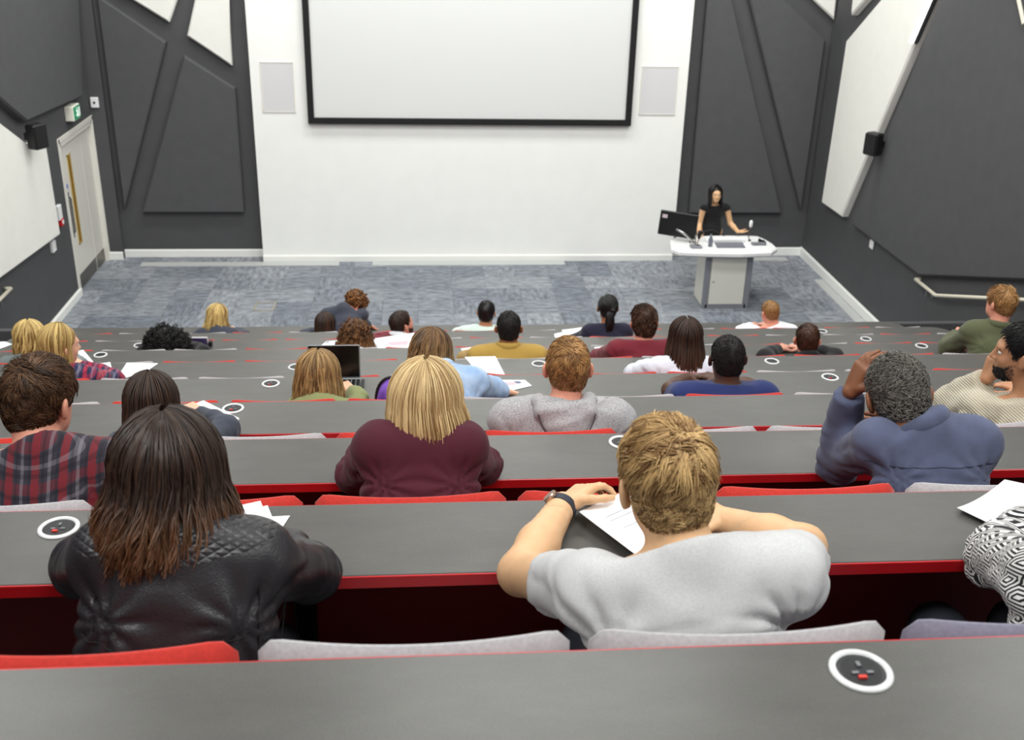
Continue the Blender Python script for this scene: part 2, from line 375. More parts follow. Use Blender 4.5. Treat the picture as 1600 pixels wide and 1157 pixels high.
# exit sign
p = on_x(112, 176, XL+.06); ex = empty('exit_sign', (XL+.0, p[1]+.03, p[2]), 'white illuminated emergency exit sign with a green running figure above the door', 'sign')
MB().box((.06, 0, 0), (.12, .30, .2), bev=.008).build('sign_housing', mat('sign_housing_white', (236, 234, 220), .5), ex)
MB().box((.123, .0, 0), (.006, .27, .17)).build('sign_face', mat('exit_green', (30, 140, 96), .5, emit=.25), ex)
rn = MB(); D_ = lambda y, z: V(.128, y, z)
rn.lathe([(.014, 0), (.014, .003)], (.127, -.01, .055), 14, R=np.array([[0, 0, 1], [0, 1, 0], [-1, 0, 0]], float))
for a, b, r in (((-.01, .035), (.0, -.01), .011), ((-.01, .03), (.03, .01), .006), ((-.01, .03), (-.045, .02), .006), ((.0, -.01), (.03, -.03), .008), ((.03, -.03), (.02, -.065), .007), ((.0, -.01), (-.025, -.035), .008), ((-.025, -.035), (-.06, -.04), .007)):
    rn.tube([D_(*a), D_(*b)], r, 6)
rn.box((.128, .09, -.0), (.003, .05, .12)); rn.build('running_figure', mat('sign_white', (235, 245, 238), .5, emit=.3), ex)

def wall_box(name, label, cat, loc, dim, material, face=None):
    o = empty(name, loc, label, cat); MB().box((0, 0, 0), dim, bev=.006).build('housing', material, o)
    if face:
        c, d, mm, nm = face; MB().box(c, d, bev=.002).build(nm, mm, o)
    return o
p = on_y(148, 160, YB-.13); wall_box('motion_sensor', 'small white sensor box high in the front left corner beside the exit sign', 'sensor', p, (.11, .05, .15), M_GLOSSW, ((0, -.028, .0), (.03, .01, .03), M_BLACK, 'lens'))
for nm, lab, q, X, sgn in (('wall_loudspeaker', 'small black loudspeaker on the left wall beside the white panel', (56, 213), XL+.11, 1), ('wall_loudspeaker', 'small black loudspeaker on the right wall beside the tall white panel', (1366, 225), XR-.1, -1)):
    p = on_x(*q, X+sgn*.12); o = empty(nm, p-V(sgn*.12, 0, 0), lab, 'speaker')
    Rz = np.array([[math.cos(.5), sgn*math.sin(.5), 0], [-sgn*math.sin(.5), math.cos(.5), 0], [0, 0, 1]])
    MB().box((sgn*.13, 0, 0), (.16, .2, .3), R=Rz, bev=.02).build('cabinet', M_BLACK, o); MB().box((sgn*.03, 0, 0), (.08, .06, .08)).build('bracket', M_STEELB, o)
    MB().box(V(sgn*.13, 0, 0)+Rz@V(sgn*.083, 0, 0), (.008, .17, .27), R=Rz).build('grille_cloth', M_BLACKM, o)
p = on_x(1362, 382, XR-.02); wall_box('wall_socket', 'white square outlet plate low on the right wall below the huge grey panel', 'outlet', p, (.02, .12, .12), M_GLOSSW, ((-.012, 0, .01), (.005, .05, .03), M_CREAM, 'switch'))
p = on_x(92, 332, XL+.03); wall_box('door_release_plate', 'white upper plate on the left wall beside the door', 'switch', p, (.05, .12, .2), M_GLOSSW, ((.027, 0, .0), (.006, .05, .07), M_CREAM, 'button'))
p = on_x(95, 347, XL+.03); wall_box('fire_call_point', 'small red fire call point on the left wall beside the door', 'alarm', p, (.06, .1, .1), mat('call_red', (205, 30, 30), .4), ((.032, 0, 0), (.006, .06, .05), M_GLOSSW, 'glass_plate'))
p = on_x(83, 385, XL+.02); wall_box('light_switch', 'white switch plate under the corner of the white panel on the left wall', 'switch', p, (.04, .13, .15), M_GLOSSW, ((.022, 0, 0), (.006, .04, .06), M_CREAM, 'rocker'))
# linear light along the white panel on the right wall
a, b = on_x(1424, 66, XR-.16), on_x(1456, -8, XR-.16); c = a+(b-a)*3.0
ll = empty('linear_wall_light', a, 'thin bright strip light along the edge of the white panel on the right wall', 'light')
MB().tube([(0, 0, 0), tuple(c-a)], .03, 8).build('diffuser', mat('strip_glow', (255, 255, 255), .4, emit=3), ll)
MB().tube([V(.05, 0, 0), c-a+V(.05, 0, 0)], .045, 4).build('light_body', M_BLACK, ll)
a, b = on_x(1600, 38, XR-.12), on_x(1590, -8, XR-.12)
ll = empty('wall_strip', a, 'pale vertical strip at the top right edge on the right wall', 'trim'); MB().tube([(0, 0, 0), tuple((b-a)*4)], .022, 8).build('strip', M_RAIL, ll)  # pale grey line on the wall, modelled as a thin strip

# handrails
def handrail(lab, X, sgn, y_a, y_b, z_a, y_c):
    h = empty('handrail', (X, y_b, z_a), lab, 'handrail'); zc = (y_b-y_c)*RISE/T
    pts = [(sgn*.08, y_a-y_b+.0, 0), (0, y_a-y_b, 0), (-sgn*.0, y_a-y_b-.02, 0), (0, 0, 0), (0, y_c-y_b, zc)]
    MB().tube([V(sgn*.075, y_a-y_b, 0), V(.0, y_a-y_b, 0), V(0, y_a-y_b-.01, 0)], .022, 10).tube([V(0, y_a-y_b, 0), V(0, 0, 0), V(0, y_c-y_b, zc)], .022, 12).build('rail', M_RAIL, h, smooth=True)
    for f_ in (.3, ):
        MB().tube([V(0, (y_a-y_b)*.4, -.02), V(0, (y_a-y_b)*.4, -.09), V(sgn*.075, (y_a-y_b)*.4, -.09)], .009, 8).lathe([(.03, 0), (.03, .008)], V(sgn*.072, (y_a-y_b)*.4, -.09), 16, R=np.array([[0, 0, 1], [0, 1, 0], [-1, 0, 0]], float)).build('rail_bracket', M_METAL, h)
    for d in (1.15, 3.0, 5.0):
        if -d < y_c-y_b: continue
        z = d*RISE/T; MB().tube([V(0, -d, z-.02), V(0, -d, z-.09), V(sgn*.075, -d, z-.09)], .009, 8).lathe([(.035, 0), (.035, .008)], V(sgn*.07, -d, z-.09), 16, R=np.array([[0, 0, 1], [0, 1, 0], [-1, 0, 0]], float)).build('rail_bracket', M_METAL, h)
XRr = XR-.085
a, b = on_x(1430, 440, XRr), on_x(1462, 462, XRr)
handrail('pale handrail running up the right wall beside the stepped aisle', XRr, 1, a[1], b[1], b[2], -12.5)
a = on_x(17, 451, XL+.085)
handrail('pale handrail at the left edge under the white wall panel', XL+.085, -1, a[1], a[1]-.55, a[2], -12.5)

# ------------------------------------------------------------------ desks
SOCK = {1: [(1345, 1050, 1)], 2: [(92, 826, 1)], 3: [(972, 692, 1)], 4: [(364, 639, 1)], 5: [(1297, 590, 1), (423, 600, 1)], 6: [(842, 569, 1), (1206, 565, 1), (462, 574, 1)], 7: [(157, 555, 1), (1440, 541, 1)], 8: [(515, 537, 1), (1353, 530, 1), (218, 540, 1)], 9: [(1285, 518, 1)]}
ORD = ['', 'nearest', 'second', 'third', 'fourth', 'fifth', 'sixth', 'seventh', 'eighth', 'ninth', 'tenth']
def rowname(i): return 'row nearest the camera' if i == 1 else ('frontmost row' if i == 10 else ORD[i]+' row from the camera')
M_RIM = mat('socket_rim', (225, 226, 226), .25); M_SOCK = mat('socket_dark', (30, 30, 33), .4); M_NEON = mat('socket_red', (215, 60, 50), .4)
sup_me = None
for i in range(1, 11):
    d = empty('lecture_desk', (0, yf(i), fl(i)), 'long grey continuous desk with red edge, '+rowname(i), 'desk')
    r_ = .09; y0, y1, x0, x1 = 0, -DEP, DX0, DX1; zt = .74; pts = []
    # top outline with rounded far corners
    for cx, a0 in ((x0+r_*2, 180), (x1-r_*2, 90)):
        for s in range(7):
            a = math.radians(a0-s*15); pts.append((cx+r_*2*math.cos(a), y0-r_*2+r_*2*math.sin(a)))
    pts += [(x1, y1), (x0, y1)]
    MB().prism([V(x, y+(.003 if k_ < 14 else .003), zt-.028) for k_, (x, y) in enumerate(pts)][::-1], V(0, 0, .028), bev=.0015).build('desktop', M_DESK, d)
    e = MB().box(((x0+x1)/2, y1+.0, zt-.016), (x1-x0, .005, .03), bev=.001)
    e.box(((x0+x1)/2, .004, zt-.0155), (x1-x0-.36, .004, .027)); e.build('edge_band', M_RED, d)
    MB().box(((x0+x1)/2, -.028, .44), (x1-x0-.1, .02, .5)).build('modesty_panel', M_REDPANEL, d)
    for q in range(9):
        x = -3.33+q*1.01
        if sup_me is None:
            s_ = MB().box((0, -.13, .70), (.04, .2, .03)).box((0, -.06, .36), (.05, .05, .72), bev=.006).box((0, -.1, .015), (.06, .22, .03), bev=.004).build('desk_support', M_STEELB, d); sup_me = s_.data
        else: s_ = link('desk_support', sup_me, None, d)
        s_.location = (x, 0, 0)
    for (px, py, s) in SOCK.get(i, []):
        p = on_z(px, py, zd(i)); lx, ly = p[0], p[1]-yf(i); ly = min(max(ly, -DEP+.055), -.05)
        o = MB().lathe([(.036, -.012), (.036, .0015), (.030, .0025)], (lx, ly, zt), 28).build('power_socket', M_SOCK, d, smooth=False)
        MB().lathe([(.036, .0), (.0365, .005), (.041, .006), (.046, .0035), (.047, .0), (.036, 0)], (lx, ly, zt), 36).build('socket_rim', M_RIM, o, smooth=True)
        if i <= 5:
            q = MB()
            for dx, dy, sx, sy in ((0, .012, .006, .010), (-.011, -.006, .01, .005), (.011, -.006, .01, .005)): q.box((lx+dx, ly+dy, zt+.0035), (sx, sy, .003))
            q.build('socket_holes', mat('socket_grey', (120, 122, 126), .4), o)
            MB().box((lx-.004, ly-.016, zt+.004), (.012, .006, .004)).build('socket_switch', M_NEON, o)

# ------------------------------------------------------------------ seats (tip-up, upright against the desk behind)
def seat_meshes():
    W, H, Th = .475, .50, .045; nx, nz = 24, 8; vs = []; fs = []
    def pt(u, v, side):
        x = (u-.5)*W; z = -H*(1-v)
        cor = max(0, abs(u-.5)*2-.84)/.16; z -= (v > .5)*.026*(1-math.sqrt(max(0, 1-cor*cor)))*(v-.5)*2
        y = .03*(abs(u-.5)*2)**2.0; bul = .012*(1-(2*u-1)**4)*(1-(2*v-1)**6)
        rr = Th/2*math.sqrt(max(0.02, 1-(2*v-1)**10))*math.sqrt(max(.05, 1-(2*u-1)**10))
        return V(x, y+side*rr+(bul if side > 0 else 0)+Th/2+.006, z)
    for side in (1, -1):
        for b in range(nz+1):
            for a in range(nx+1): vs.append(pt(a/nx, b/nz, side))
    q = (nx+1)*(nz+1); g = lambda a, b, s: s*q+b*(nx+1)+a
    for a in range(nx):
        for b in range(nz): fs.append([g(a, b, 0), g(a+1, b, 0), g(a+1, b+1, 0), g(a, b+1, 0)][::-1]); fs.append([g(a, b, 1), g(a+1, b, 1), g(a+1, b+1, 1), g(a, b+1, 1)])
    for a in range(nx): fs.append([g(a, nz, 0), g(a+1, nz, 0), g(a+1, nz, 1), g(a, nz, 1)]); fs.append([g(a, 0, 0), g(a, 0, 1), g(a+1, 0, 1), g(a+1, 0, 0)])
    for b in range(nz): fs.append([g(0, b, 0), g(0, b+1, 0), g(0, b+1, 1), g(0, b, 1)]); fs.append([g(nx, b, 0), g(nx, b, 1), g(nx, b+1, 1), g(nx, b+1, 0)])
    return MB().add(vs, fs), MB().box((0, .26, -.68), (.44, .36, .06), bev=.02), MB().box((0, .07, -.62), (.05, .1, .16)).box((0, .045, -.83), (.04, .05, .5))
seat_cache = {}
def make_seat(color, label, loc, group):
    mm = {'red': M_FRED, 'grey': M_FGREY, 'slate': M_FPUR}[color]
    r = empty('tip_up_seat', loc, label, 'seat', group)
    if color not in seat_cache:
        a, b, c = seat_meshes()
        seat_cache[color] = (a.build('backrest', mm, r, smooth=True), b.build('seat_cushion', mm, r), c.build('seat_bracket', M_STEELB, r))
    else:
        for p in seat_cache[color]:
            q = p.copy(); COL.objects.link(q); q.parent = r
SEATX0, SP = -.272, .5045
# colours of the seats right of boundary X0+n*SP for each gap (gap i = seats whose backs stand against desk i)
SC = {1: {-3: 'red', -2: 'red', -1: 'red', 0: 'grey', 1: 'grey', 2: 'slate', 3: 'grey'},
      2: {-3: 'grey', -2: 'grey', -1: 'red', 0: 'red', 1: 'red', 2: 'red', 3: 'grey'},
      3: {-3: 'red', -2: 'grey', -1: 'grey', 0: 'red', 1: 'red', 2: 'grey', 3: 'grey', 4: 'grey'}}
POS = ['first', 'second', 'third', 'fourth', 'fifth', 'sixth', 'seventh', 'eighth', 'ninth', 'tenth', 'eleventh', 'twelfth', 'thirteenth', 'fourteenth', 'fifteenth', 'sixteenth', 'seventeenth', 'eighteenth']
SHIFT = {1: 0, 2: -.02, 3: -.055, 4: -.1, 5: .05, 6: .12, 7: -.05, 8: .1, 9: 0}
cyc = ['red', 'red', 'grey', 'red', 'grey', 'grey', 'red']
def proj(P):
    d = np.asarray(P, float)-CAM; z = d@CF; return 800+FPX*(d@CR)/z, 533.5-FPX*(d@CU)/z
for i in range(1, 10):
    cnt = 0
    for n in range(-7, 11):
        x = SEATX0+SHIFT[i]+SP*(n+.5)
        if x-SP/2 < DX0 or x+SP/2 > DX1+.05: continue
        u = proj((x, yf(i)+.05, zd(i)))[0]; hw = FPX*.27/(np.dot(V(x, yf(i), zd(i))-CAM, CF))
        if u+hw < 0 or u-hw > 1600: continue
        c = SC.get(i, {}).get(n) or cyc[(n*3+i*5) % 7]
        make_seat(c, c+' seat, '+POS[cnt]+' from the left at the '+rowname(i), (x, yf(i), zd(i)-(.002 if i < 3 else (.006 if i == 3 else .013))), 'seat backs against the desk of the '+rowname(i)); cnt += 1
# ------------------------------------------------------------------ implicit-surface bodies
def Rot(yaw=0, pitch=0, roll=0):
    """yaw > 0 turns to the right (+x), pitch > 0 nods down, roll > 0 tilts to the right; degrees"""
    a, b, c = [math.radians(q) for q in (yaw, pitch, roll)]
    Rz = np.array([[math.cos(a), math.sin(a), 0], [-math.sin(a), math.cos(a), 0], [0, 0, 1]])
    Rx = np.array([[1, 0, 0], [0, math.cos(b), math.sin(b)], [0, -math.sin(b), math.cos(b)]])
    Ry = np.array([[math.cos(c), 0, math.sin(c)], [0, 1, 0], [-math.sin(c), 0, math.cos(c)]])
    return Rz@Rx@Ry
def Cc(a, b, r1, r2=None, k=.02): return ('c', V(*a), V(*b), r1, r1 if r2 is None else r2, k)
def El(c, r, R=None, k=.02): return ('e', V(*c), V(*r), np.eye(3) if R is None else R, k)
def Sub(c, r, R=None, k=.01): return ('s', V(*c), V(*r), np.eye(3) if R is None else R, k)
def Cut(p, n): return ('p', V(*p), nrm(n))
def field(prims, xs, ys, zs):
    F = np.full((len(xs), len(ys), len(zs)), .5, np.float32); ax = (xs, ys, zs)
    for p in prims:
        if p[0] == 'p':
            d = (xs[:, None, None]-p[1][0])*p[2][0]+(ys[None, :, None]-p[1][1])*p[2][1]+(zs[None, None, :]-p[1][2])*p[2][2]
            F = np.maximum(F, d.astype(np.float32)); continue
        k = p[-1]; mg = k+.03
        if p[0] == 'c': lo = np.minimum(p[1]-p[3], p[2]-p[4])-mg; hi = np.maximum(p[1]+p[3], p[2]+p[4])+mg
        else: e = np.abs(p[3])@p[2]; lo = p[1]-e-mg; hi = p[1]+e+mg
        sl = []
        for a in range(3):
            i0, i1 = np.searchsorted(ax[a], lo[a]), np.searchsorted(ax[a], hi[a]); sl.append(slice(i0, i1))
            if i1 <= i0: break
        if len(sl) < 3 or any(s.stop <= s.start for s in sl): continue
        X = xs[sl[0]][:, None, None]; Y = ys[sl[1]][None, :, None]; Z = zs[sl[2]][None, None, :]
        if p[0] == 'c':
            ab = p[2]-p[1]; L = ab@ab+1e-12
            h = np.clip(((X-p[1][0])*ab[0]+(Y-p[1][1])*ab[1]+(Z-p[1][2])*ab[2])/L, 0, 1)
            d = np.sqrt((X-p[1][0]-h*ab[0])**2+(Y-p[1][1]-h*ab[1])**2+(Z-p[1][2]-h*ab[2])**2)-(p[3]+(p[4]-p[3])*h)
        else:
            R = p[3]; r = p[2]; q = [((X-p[1][0])*R[0, a]+(Y-p[1][1])*R[1, a]+(Z-p[1][2])*R[2, a]) for a in range(3)]
            k0 = np.sqrt((q[0]/r[0])**2+(q[1]/r[1])**2+(q[2]/r[2])**2); k1 = np.sqrt((q[0]/r[0]**2)**2+(q[1]/r[1]**2)**2+(q[2]/r[2]**2)**2)+1e-9
            d = k0*(k0-1)/k1
        G = F[sl[0], sl[1], sl[2]]
        if p[0] == 's':
            d = -d; h = np.maximum(k-np.abs(G-d), 0)/k; G[...] = np.maximum(G, d)+h*h*k*.25
        else:
            h = np.maximum(k-np.abs(G-d), 0)/k; G[...] = np.minimum(G, d)-h*h*k*.25
    return F
def surfnet(F, xs, ys, zs):
    S = F < 0; nx, ny, nz = F.shape
    if not S.any(): return np.zeros((0, 3)), np.zeros((0, 4), int)
    c = np.zeros((nx-1, ny-1, nz-1), np.int8)
    for i in (0, 1):
        for j in (0, 1):
            for k in (0, 1): c += S[i:nx-1+i, j:ny-1+j, k:nz-1+k]
    act = (c > 0) & (c < 8); I, J, K = np.nonzero(act); idx = np.full(act.shape, -1, np.int64); idx[I, J, K] = np.arange(len(I))
    acc = np.zeros((len(I), 3)); cnt = np.zeros(len(I))
    cor = [(i, j, k) for i in (0, 1) for j in (0, 1) for k in (0, 1)]
    for a in cor:
        for d in range(3):
            if a[d] == 1: continue
            b = list(a); b[d] = 1
            f0 = F[I+a[0], J+a[1], K+a[2]]; f1 = F[I+b[0], J+b[1], K+b[2]]; m_ = (f0 < 0) != (f1 < 0)
            t = np.where(m_, f0/(f0-f1+1e-20), 0)
            P0 = np.stack([xs[I+a[0]], ys[J+a[1]], zs[K+a[2]]], 1); P1 = np.stack([xs[I+b[0]], ys[J+b[1]], zs[K+b[2]]], 1)
            acc += np.where(m_[:, None], P0+(P1-P0)*t[:, None], 0); cnt += m_
    V_ = acc/np.maximum(cnt, 1)[:, None]; Q = []
    for d in range(3):
        A = [slice(1, -1)]*3; A[d] = slice(0, F.shape[d]-1); B = list(A); B[d] = slice(1, F.shape[d])
        s0 = S[tuple(A)]; s1 = S[tuple(B)]; i, j, k = np.nonzero(s0 != s1); o = [i+1, j+1, k+1]; o[d] = [i, j, k][d]
        inside0 = S[o[0], o[1], o[2]]; e1, e2 = (d+1) % 3, (d+2) % 3
        def cell(du, dv): q = [o[0].copy(), o[1].copy(), o[2].copy()]; q[e1] = q[e1]-du; q[e2] = q[e2]-dv; return idx[q[0], q[1], q[2]]
        q = np.stack([cell(1, 1), cell(0, 1), cell(0, 0), cell(1, 0)], 1); q[~inside0] = q[~inside0][:, ::-1]; Q.append(q)
    Q = np.concatenate(Q); return V_, Q[(Q >= 0).all(1)]
def prim_bounds(prims):
    lo = V(9, 9, 9); hi = -lo
    for p in prims:
        if p[0] == 'c': lo = np.minimum(lo, np.minimum(p[1]-p[3], p[2]-p[4])); hi = np.maximum(hi, np.maximum(p[1]+p[3], p[2]+p[4]))
        elif p[0] == 'e': e = np.abs(p[3])@p[2]; lo = np.minimum(lo, p[1]-e); hi = np.maximum(hi, p[1]+e)
    return lo-.02, hi+.02
def sdf_mesh(prims, res, fine=()):
    """fine: list of (lo, hi, res) boxes meshed more finely inside the same surface"""
    lo, hi = prim_bounds(prims); mk = lambda lo, hi, r: [np.arange(lo[a], hi[a]+r, r) for a in range(3)]
    ax = mk(lo, hi, res); vs, q = surfnet(field(prims, *ax), *ax)
    for (a, b, r) in fine:
        if len(q) == 0: break
        cen = vs[q].mean(1); ins = ((cen > a+res*.8) & (cen < b-res*.8)).all(1); q = q[~ins]
    VS = [vs]; QS = [q]; n = len(vs)
    for (a, b, r) in fine:
        ax = mk(a, b, r); v2, q2 = surfnet(field(prims, *ax), *ax); VS.append(v2); QS.append(q2+n); n += len(v2)
    return np.concatenate(VS), np.concatenate(QS)
def smooth_pts(vs, q, it=1):
    for _ in range(it):
        acc = np.zeros_like(vs); cnt = np.zeros(len(vs))
        for a, b in ((0, 1), (1, 2), (2, 3), (3, 0)):
            np.add.at(acc, q[:, a], vs[q[:, b]]); np.add.at(acc, q[:, b], vs[q[:, a]]); np.add.at(cnt, q[:, a], 1); np.add.at(cnt, q[:, b], 1)
        vs = vs*.5+.5*acc/np.maximum(cnt, 1)[:, None]
    return vs
def normals(vs, q):
    n = np.cross(vs[q[:, 2]]-vs[q[:, 0]], vs[q[:, 3]]-vs[q[:, 1]]); a = np.zeros_like(vs)
    for k in range(4): np.add.at(a, q[:, k], n)
    return a/(np.linalg.norm(a, axis=1)[:, None]+1e-12)
def waves(P, f, seed, n=7, ani=(1, 1, 1)):
    r = np.random.default_rng(seed); out = np.zeros(len(P))
    W = P*np.array(ani); W = W+.03*np.sin(W[:, [1, 2, 0]]*f*.6+r.random(3)*6)
    for i in range(n):
        d = nrm(r.normal(size=3)); out += (1-2*np.abs(np.sin(W@d*f*(.6+.8*r.random())+r.random()*6)))*.5
    return out/n**.5

# ------------------------------------------------------------------ hair
def tubes(P, rad, tone):
    """P (n,s,3) strand paths, rad (n,s), tone (n,) -> verts, faces, colours"""
    n, s, _ = P.shape; Tn = np.gradient(P, axis=1); Tn /= np.linalg.norm(Tn, axis=2)[:, :, None]+1e-9
    ref = P-P.reshape(-1, 3).mean(0); U = np.cross(Tn, ref)+1e-6; U /= np.linalg.norm(U, axis=2)[:, :, None]+1e-9; W = np.cross(Tn, U)
    vs = np.stack([P+rad[:, :, None]*(U*math.cos(a)+W*math.sin(a)) for a in (0, 2.094, 4.189)], 2).reshape(-1, 3)
    base = (np.arange(n)[:, None]*s+np.arange(s-1)[None, :]).ravel()*3
    fs = np.concatenate([np.stack([base+k, base+(k+1) % 3, base+3+(k+1) % 3, base+3+k], 1) for k in range(3)])
    col = np.ones((n, s, 3, 4), np.float32); col[..., 0] = tone[:, None, None]; col[..., 1] = np.linspace(0, 1, s)[None, :, None]
    return vs, fs, col.reshape(-1, 4)
def hair_mat(name, dark, light, tip=None, rough=.5, spec=.35, tipstart=.5):
    if name in MATS: return MATS[name]
    t = NT(name); a = t.n('ShaderNodeAttribute', attribute_name='tone'); sp = t.n('ShaderNodeSeparateColor'); t.l(a.outputs['Color'], sp.inputs[0])
    c = t.ramp(sp.outputs[0], [(0, rgb(dark)), (1, rgb(light))])
    if tip is not None: c = t.mix(t.ramp(sp.outputs[1], [(tipstart, (0, 0, 0, 1)), (1, (1, 1, 1, 1))]), c, t.ramp(sp.outputs[0], [(0, rgb(tuple(q*.75 for q in tip))), (1, rgb(tip))]))
    t.color(c); t.b.inputs['Roughness'].default_value = rough; t.b.inputs['Specular IOR Level'].default_value = spec
    MATS[name] = t.m; return t.m
CR_C, CR_R = V(0, -.012, .03), V(.077, .096, .086)
NP_C, NP_R = V(0, -.045, -.03), V(.062, .052, .062)
HV = V(.3, .8, 1.0)
def hair_mask(p):
    x, y, z = p[..., 0], p[..., 1], p[..., 2]
    ok = (y-.5*z-.035 < 0) & (z > -.029+.62*y)
    ear = ((y+.002)**2+(z+.008)**2 < .027**2) & (abs(x) > .05)
    return ok & ~ear
def scalp(dirs, h):
    c0 = V(0, -.02, .01); TT = []
    for C_, R_ in ((CR_C, CR_R+h*HV), (NP_C, NP_R+h*.5)):
        o = (c0-C_)/R_; d = dirs/R_; A = (d*d).sum(1); B = (d@o); Cq = o@o-1; disc = B*B-A*Cq; t = (-B+np.sqrt(np.maximum(disc, 0)))/A
        TT.append(np.where(disc > 0, t, 0))
    hh = np.maximum(.03-np.abs(TT[0]-TT[1]), 0)/.03; best = np.maximum(TT[0], TT[1])+hh*hh*.0085
    return c0+dirs*(best+.0012)[:, None]
def cap_prims(H, R, h, low=0.0):
    T_ = lambda p: H+R@V(*p)
    return [El(T_(CR_C), CR_R+h*.6*HV, R, .02), El(T_(NP_C), NP_R+h*.3, R, .03), ('p', T_((0, .035, 0)), R@nrm(V(0, 1, -.5))), ('p', T_((0, 0, -.030-low)), R@nrm(V(0, .62, -1)))] + \
        [Sub(T_((s*.09, .0, -.01)), (.03, .022, .026), R, .008) for s in (-1, 1)]
def short_hair(H, R, st, near):
    h = st.get('h', .012); n = int(st.get('n', 1800)*near); L = st.get('len', .03); mess = st.get('mess', .3); curl = st.get('curl', 0); w_ = V(*st.get('whorl', (.01, -.075, .085)))
    d = rng.normal(size=(n*3, 3)); d /= np.linalg.norm(d, axis=1)[:, None]; p = scalp(d, h*.62); ok = hair_mask(p); p = p[ok][:n]; n = len(p)
    nn = (p-CR_C)/(CR_R**2); nn /= np.linalg.norm(nn, axis=1)[:, None]
    fl_ = p-w_; fl_ = fl_/(np.linalg.norm(fl_, axis=1)[:, None]+.01)+V(*st.get('bias', (0, 0, -.3))); fl_ -= nn*(fl_*nn).sum(1)[:, None]; fl_ /= np.linalg.norm(fl_, axis=1)[:, None]+1e-9
    # clumps share a direction
    ncl = max(20, n//14); cc = p[rng.integers(0, n, ncl)]; ci = np.argmin(((p[:, None, :]-cc[None])**2).sum(2), 1) if n*ncl < 4e6 else rng.integers(0, ncl, n)
    dw = np.linalg.norm(cc-w_, axis=1); dev = rng.normal(size=(ncl, 3))*(mess+1.6*np.exp(-(dw/.03)**2))[:, None]; fl_ = fl_+dev[ci]*.8+rng.normal(size=(n, 3))*mess*.3
    topf = np.clip((p[:, 2]-0.0)/.09, 0, 1)*(1-st.get('taper', .6))+st.get('taper', .6) if st.get('taper', .6) > 1 else (st.get('taper', .5)+(1-st.get('taper', .5))*np.clip((p[:, 2]+.03)/.1, 0, 1))
    Ls = L*topf*(.6+.8*rng.random(n)); lift = st.get('lift', .5)*(topf if not st.get('afro') else 1)
    s = 7; t = np.linspace(0, 1, s); P = np.zeros((n, s, 3)); l0 = np.sqrt((((p-CR_C)/CR_R)**2).sum(1)); hug = st.get('hug', .85); lift = np.broadcast_to(lift, (n,))
    for k, tt in enumerate(t):
        q_ = p+fl_*tt*Ls[:, None]; l1 = np.sqrt((((q_-CR_C)/CR_R)**2).sum(1)); q_ = CR_C+(q_-CR_C)*((l0/l1)**hug)[:, None]
        P[:, k] = q_+nn*(lift*(tt-.6*tt*tt)*Ls)[:, None]
        if curl: P[:, k] += curl*np.sin(tt*9+ci[:, None]*1.7+np.array([0, 2, 4]))
    tone = np.clip(rng.normal(.5, .22, n)+rng.normal(0, .25, ncl)[ci], 0, 1); r0 = st.get('r', .0013)
    rad = np.maximum(.0004, r0*(1-.75*t**1.5))[None, :]*np.ones((n, 1))
    P = H+P@R.T; return tubes(P, rad, tone)
def long_path(H, R, st, phi, lay, z_tip_jit, nS=14):
    """points along strands of long hair: over the skull in the head frame, then falling"""
    yawR = Rot(math.degrees(math.atan2(R[0, 1], R[1, 1])), 0, 0)
    n = len(phi); px = st.get('part', 0.0); back = np.cos(phi)
    d0 = np.stack([np.full(n, px)+.08*np.sin(phi), .45-.75*(back+1)/2, np.full(n, 1.0)], 1); d0 /= np.linalg.norm(d0, axis=1)[:, None]
    d1 = np.stack([np.sin(phi), -np.cos(phi), np.full(n, -.12)], 1); d1 /= np.linalg.norm(d1, axis=1)[:, None]
    om = np.arccos(np.clip((d0*d1).sum(1), -1, .9999)); sw_ = np.sin(om)+1e-9; n1 = nS//2; h = st.get('h', .02); P = np.zeros((n, nS, 3))
    Rr = CR_R+h
    for k in range(n1):
        t = k/(n1-1); d = (np.sin((1-t)*om)/sw_)[:, None]*d0+(np.sin(t*om)/sw_)[:, None]*d1
        P[:, k] = H+(CR_C+d*(Rr*(1+st.get('puff', .0)*t))*(1+lay[:, None]*1.0))@R.T
    out = np.stack([np.sin(phi), -np.cos(phi), 0*phi], 1)@yawR.T; e0 = P[:, n1-1]; drop = st['L']*z_tip_jit
    a1, a2 = st.get('w1', -.005), st.get('w2', .01); dv = V(*st.get('drape', (0, -.12, 0))); tp = st.get('pull', 0.0)
    for k in range(n1, nS):
        t = (k-n1+1)/(nS-n1); wofs = np.interp(t, [0, .35, .8, 1], [0, a1, a2*.9, a2*(.4 if st.get('curlin') else 1)])
        P[:, k] = e0+out*wofs+V(0, 0, -1)*(drop*t)[:, None]+dv*t*st['L']
        if tp: P[:, k, 0] = P[:, k, 0]*(1-tp*t)+H[0]*tp*t
    return P
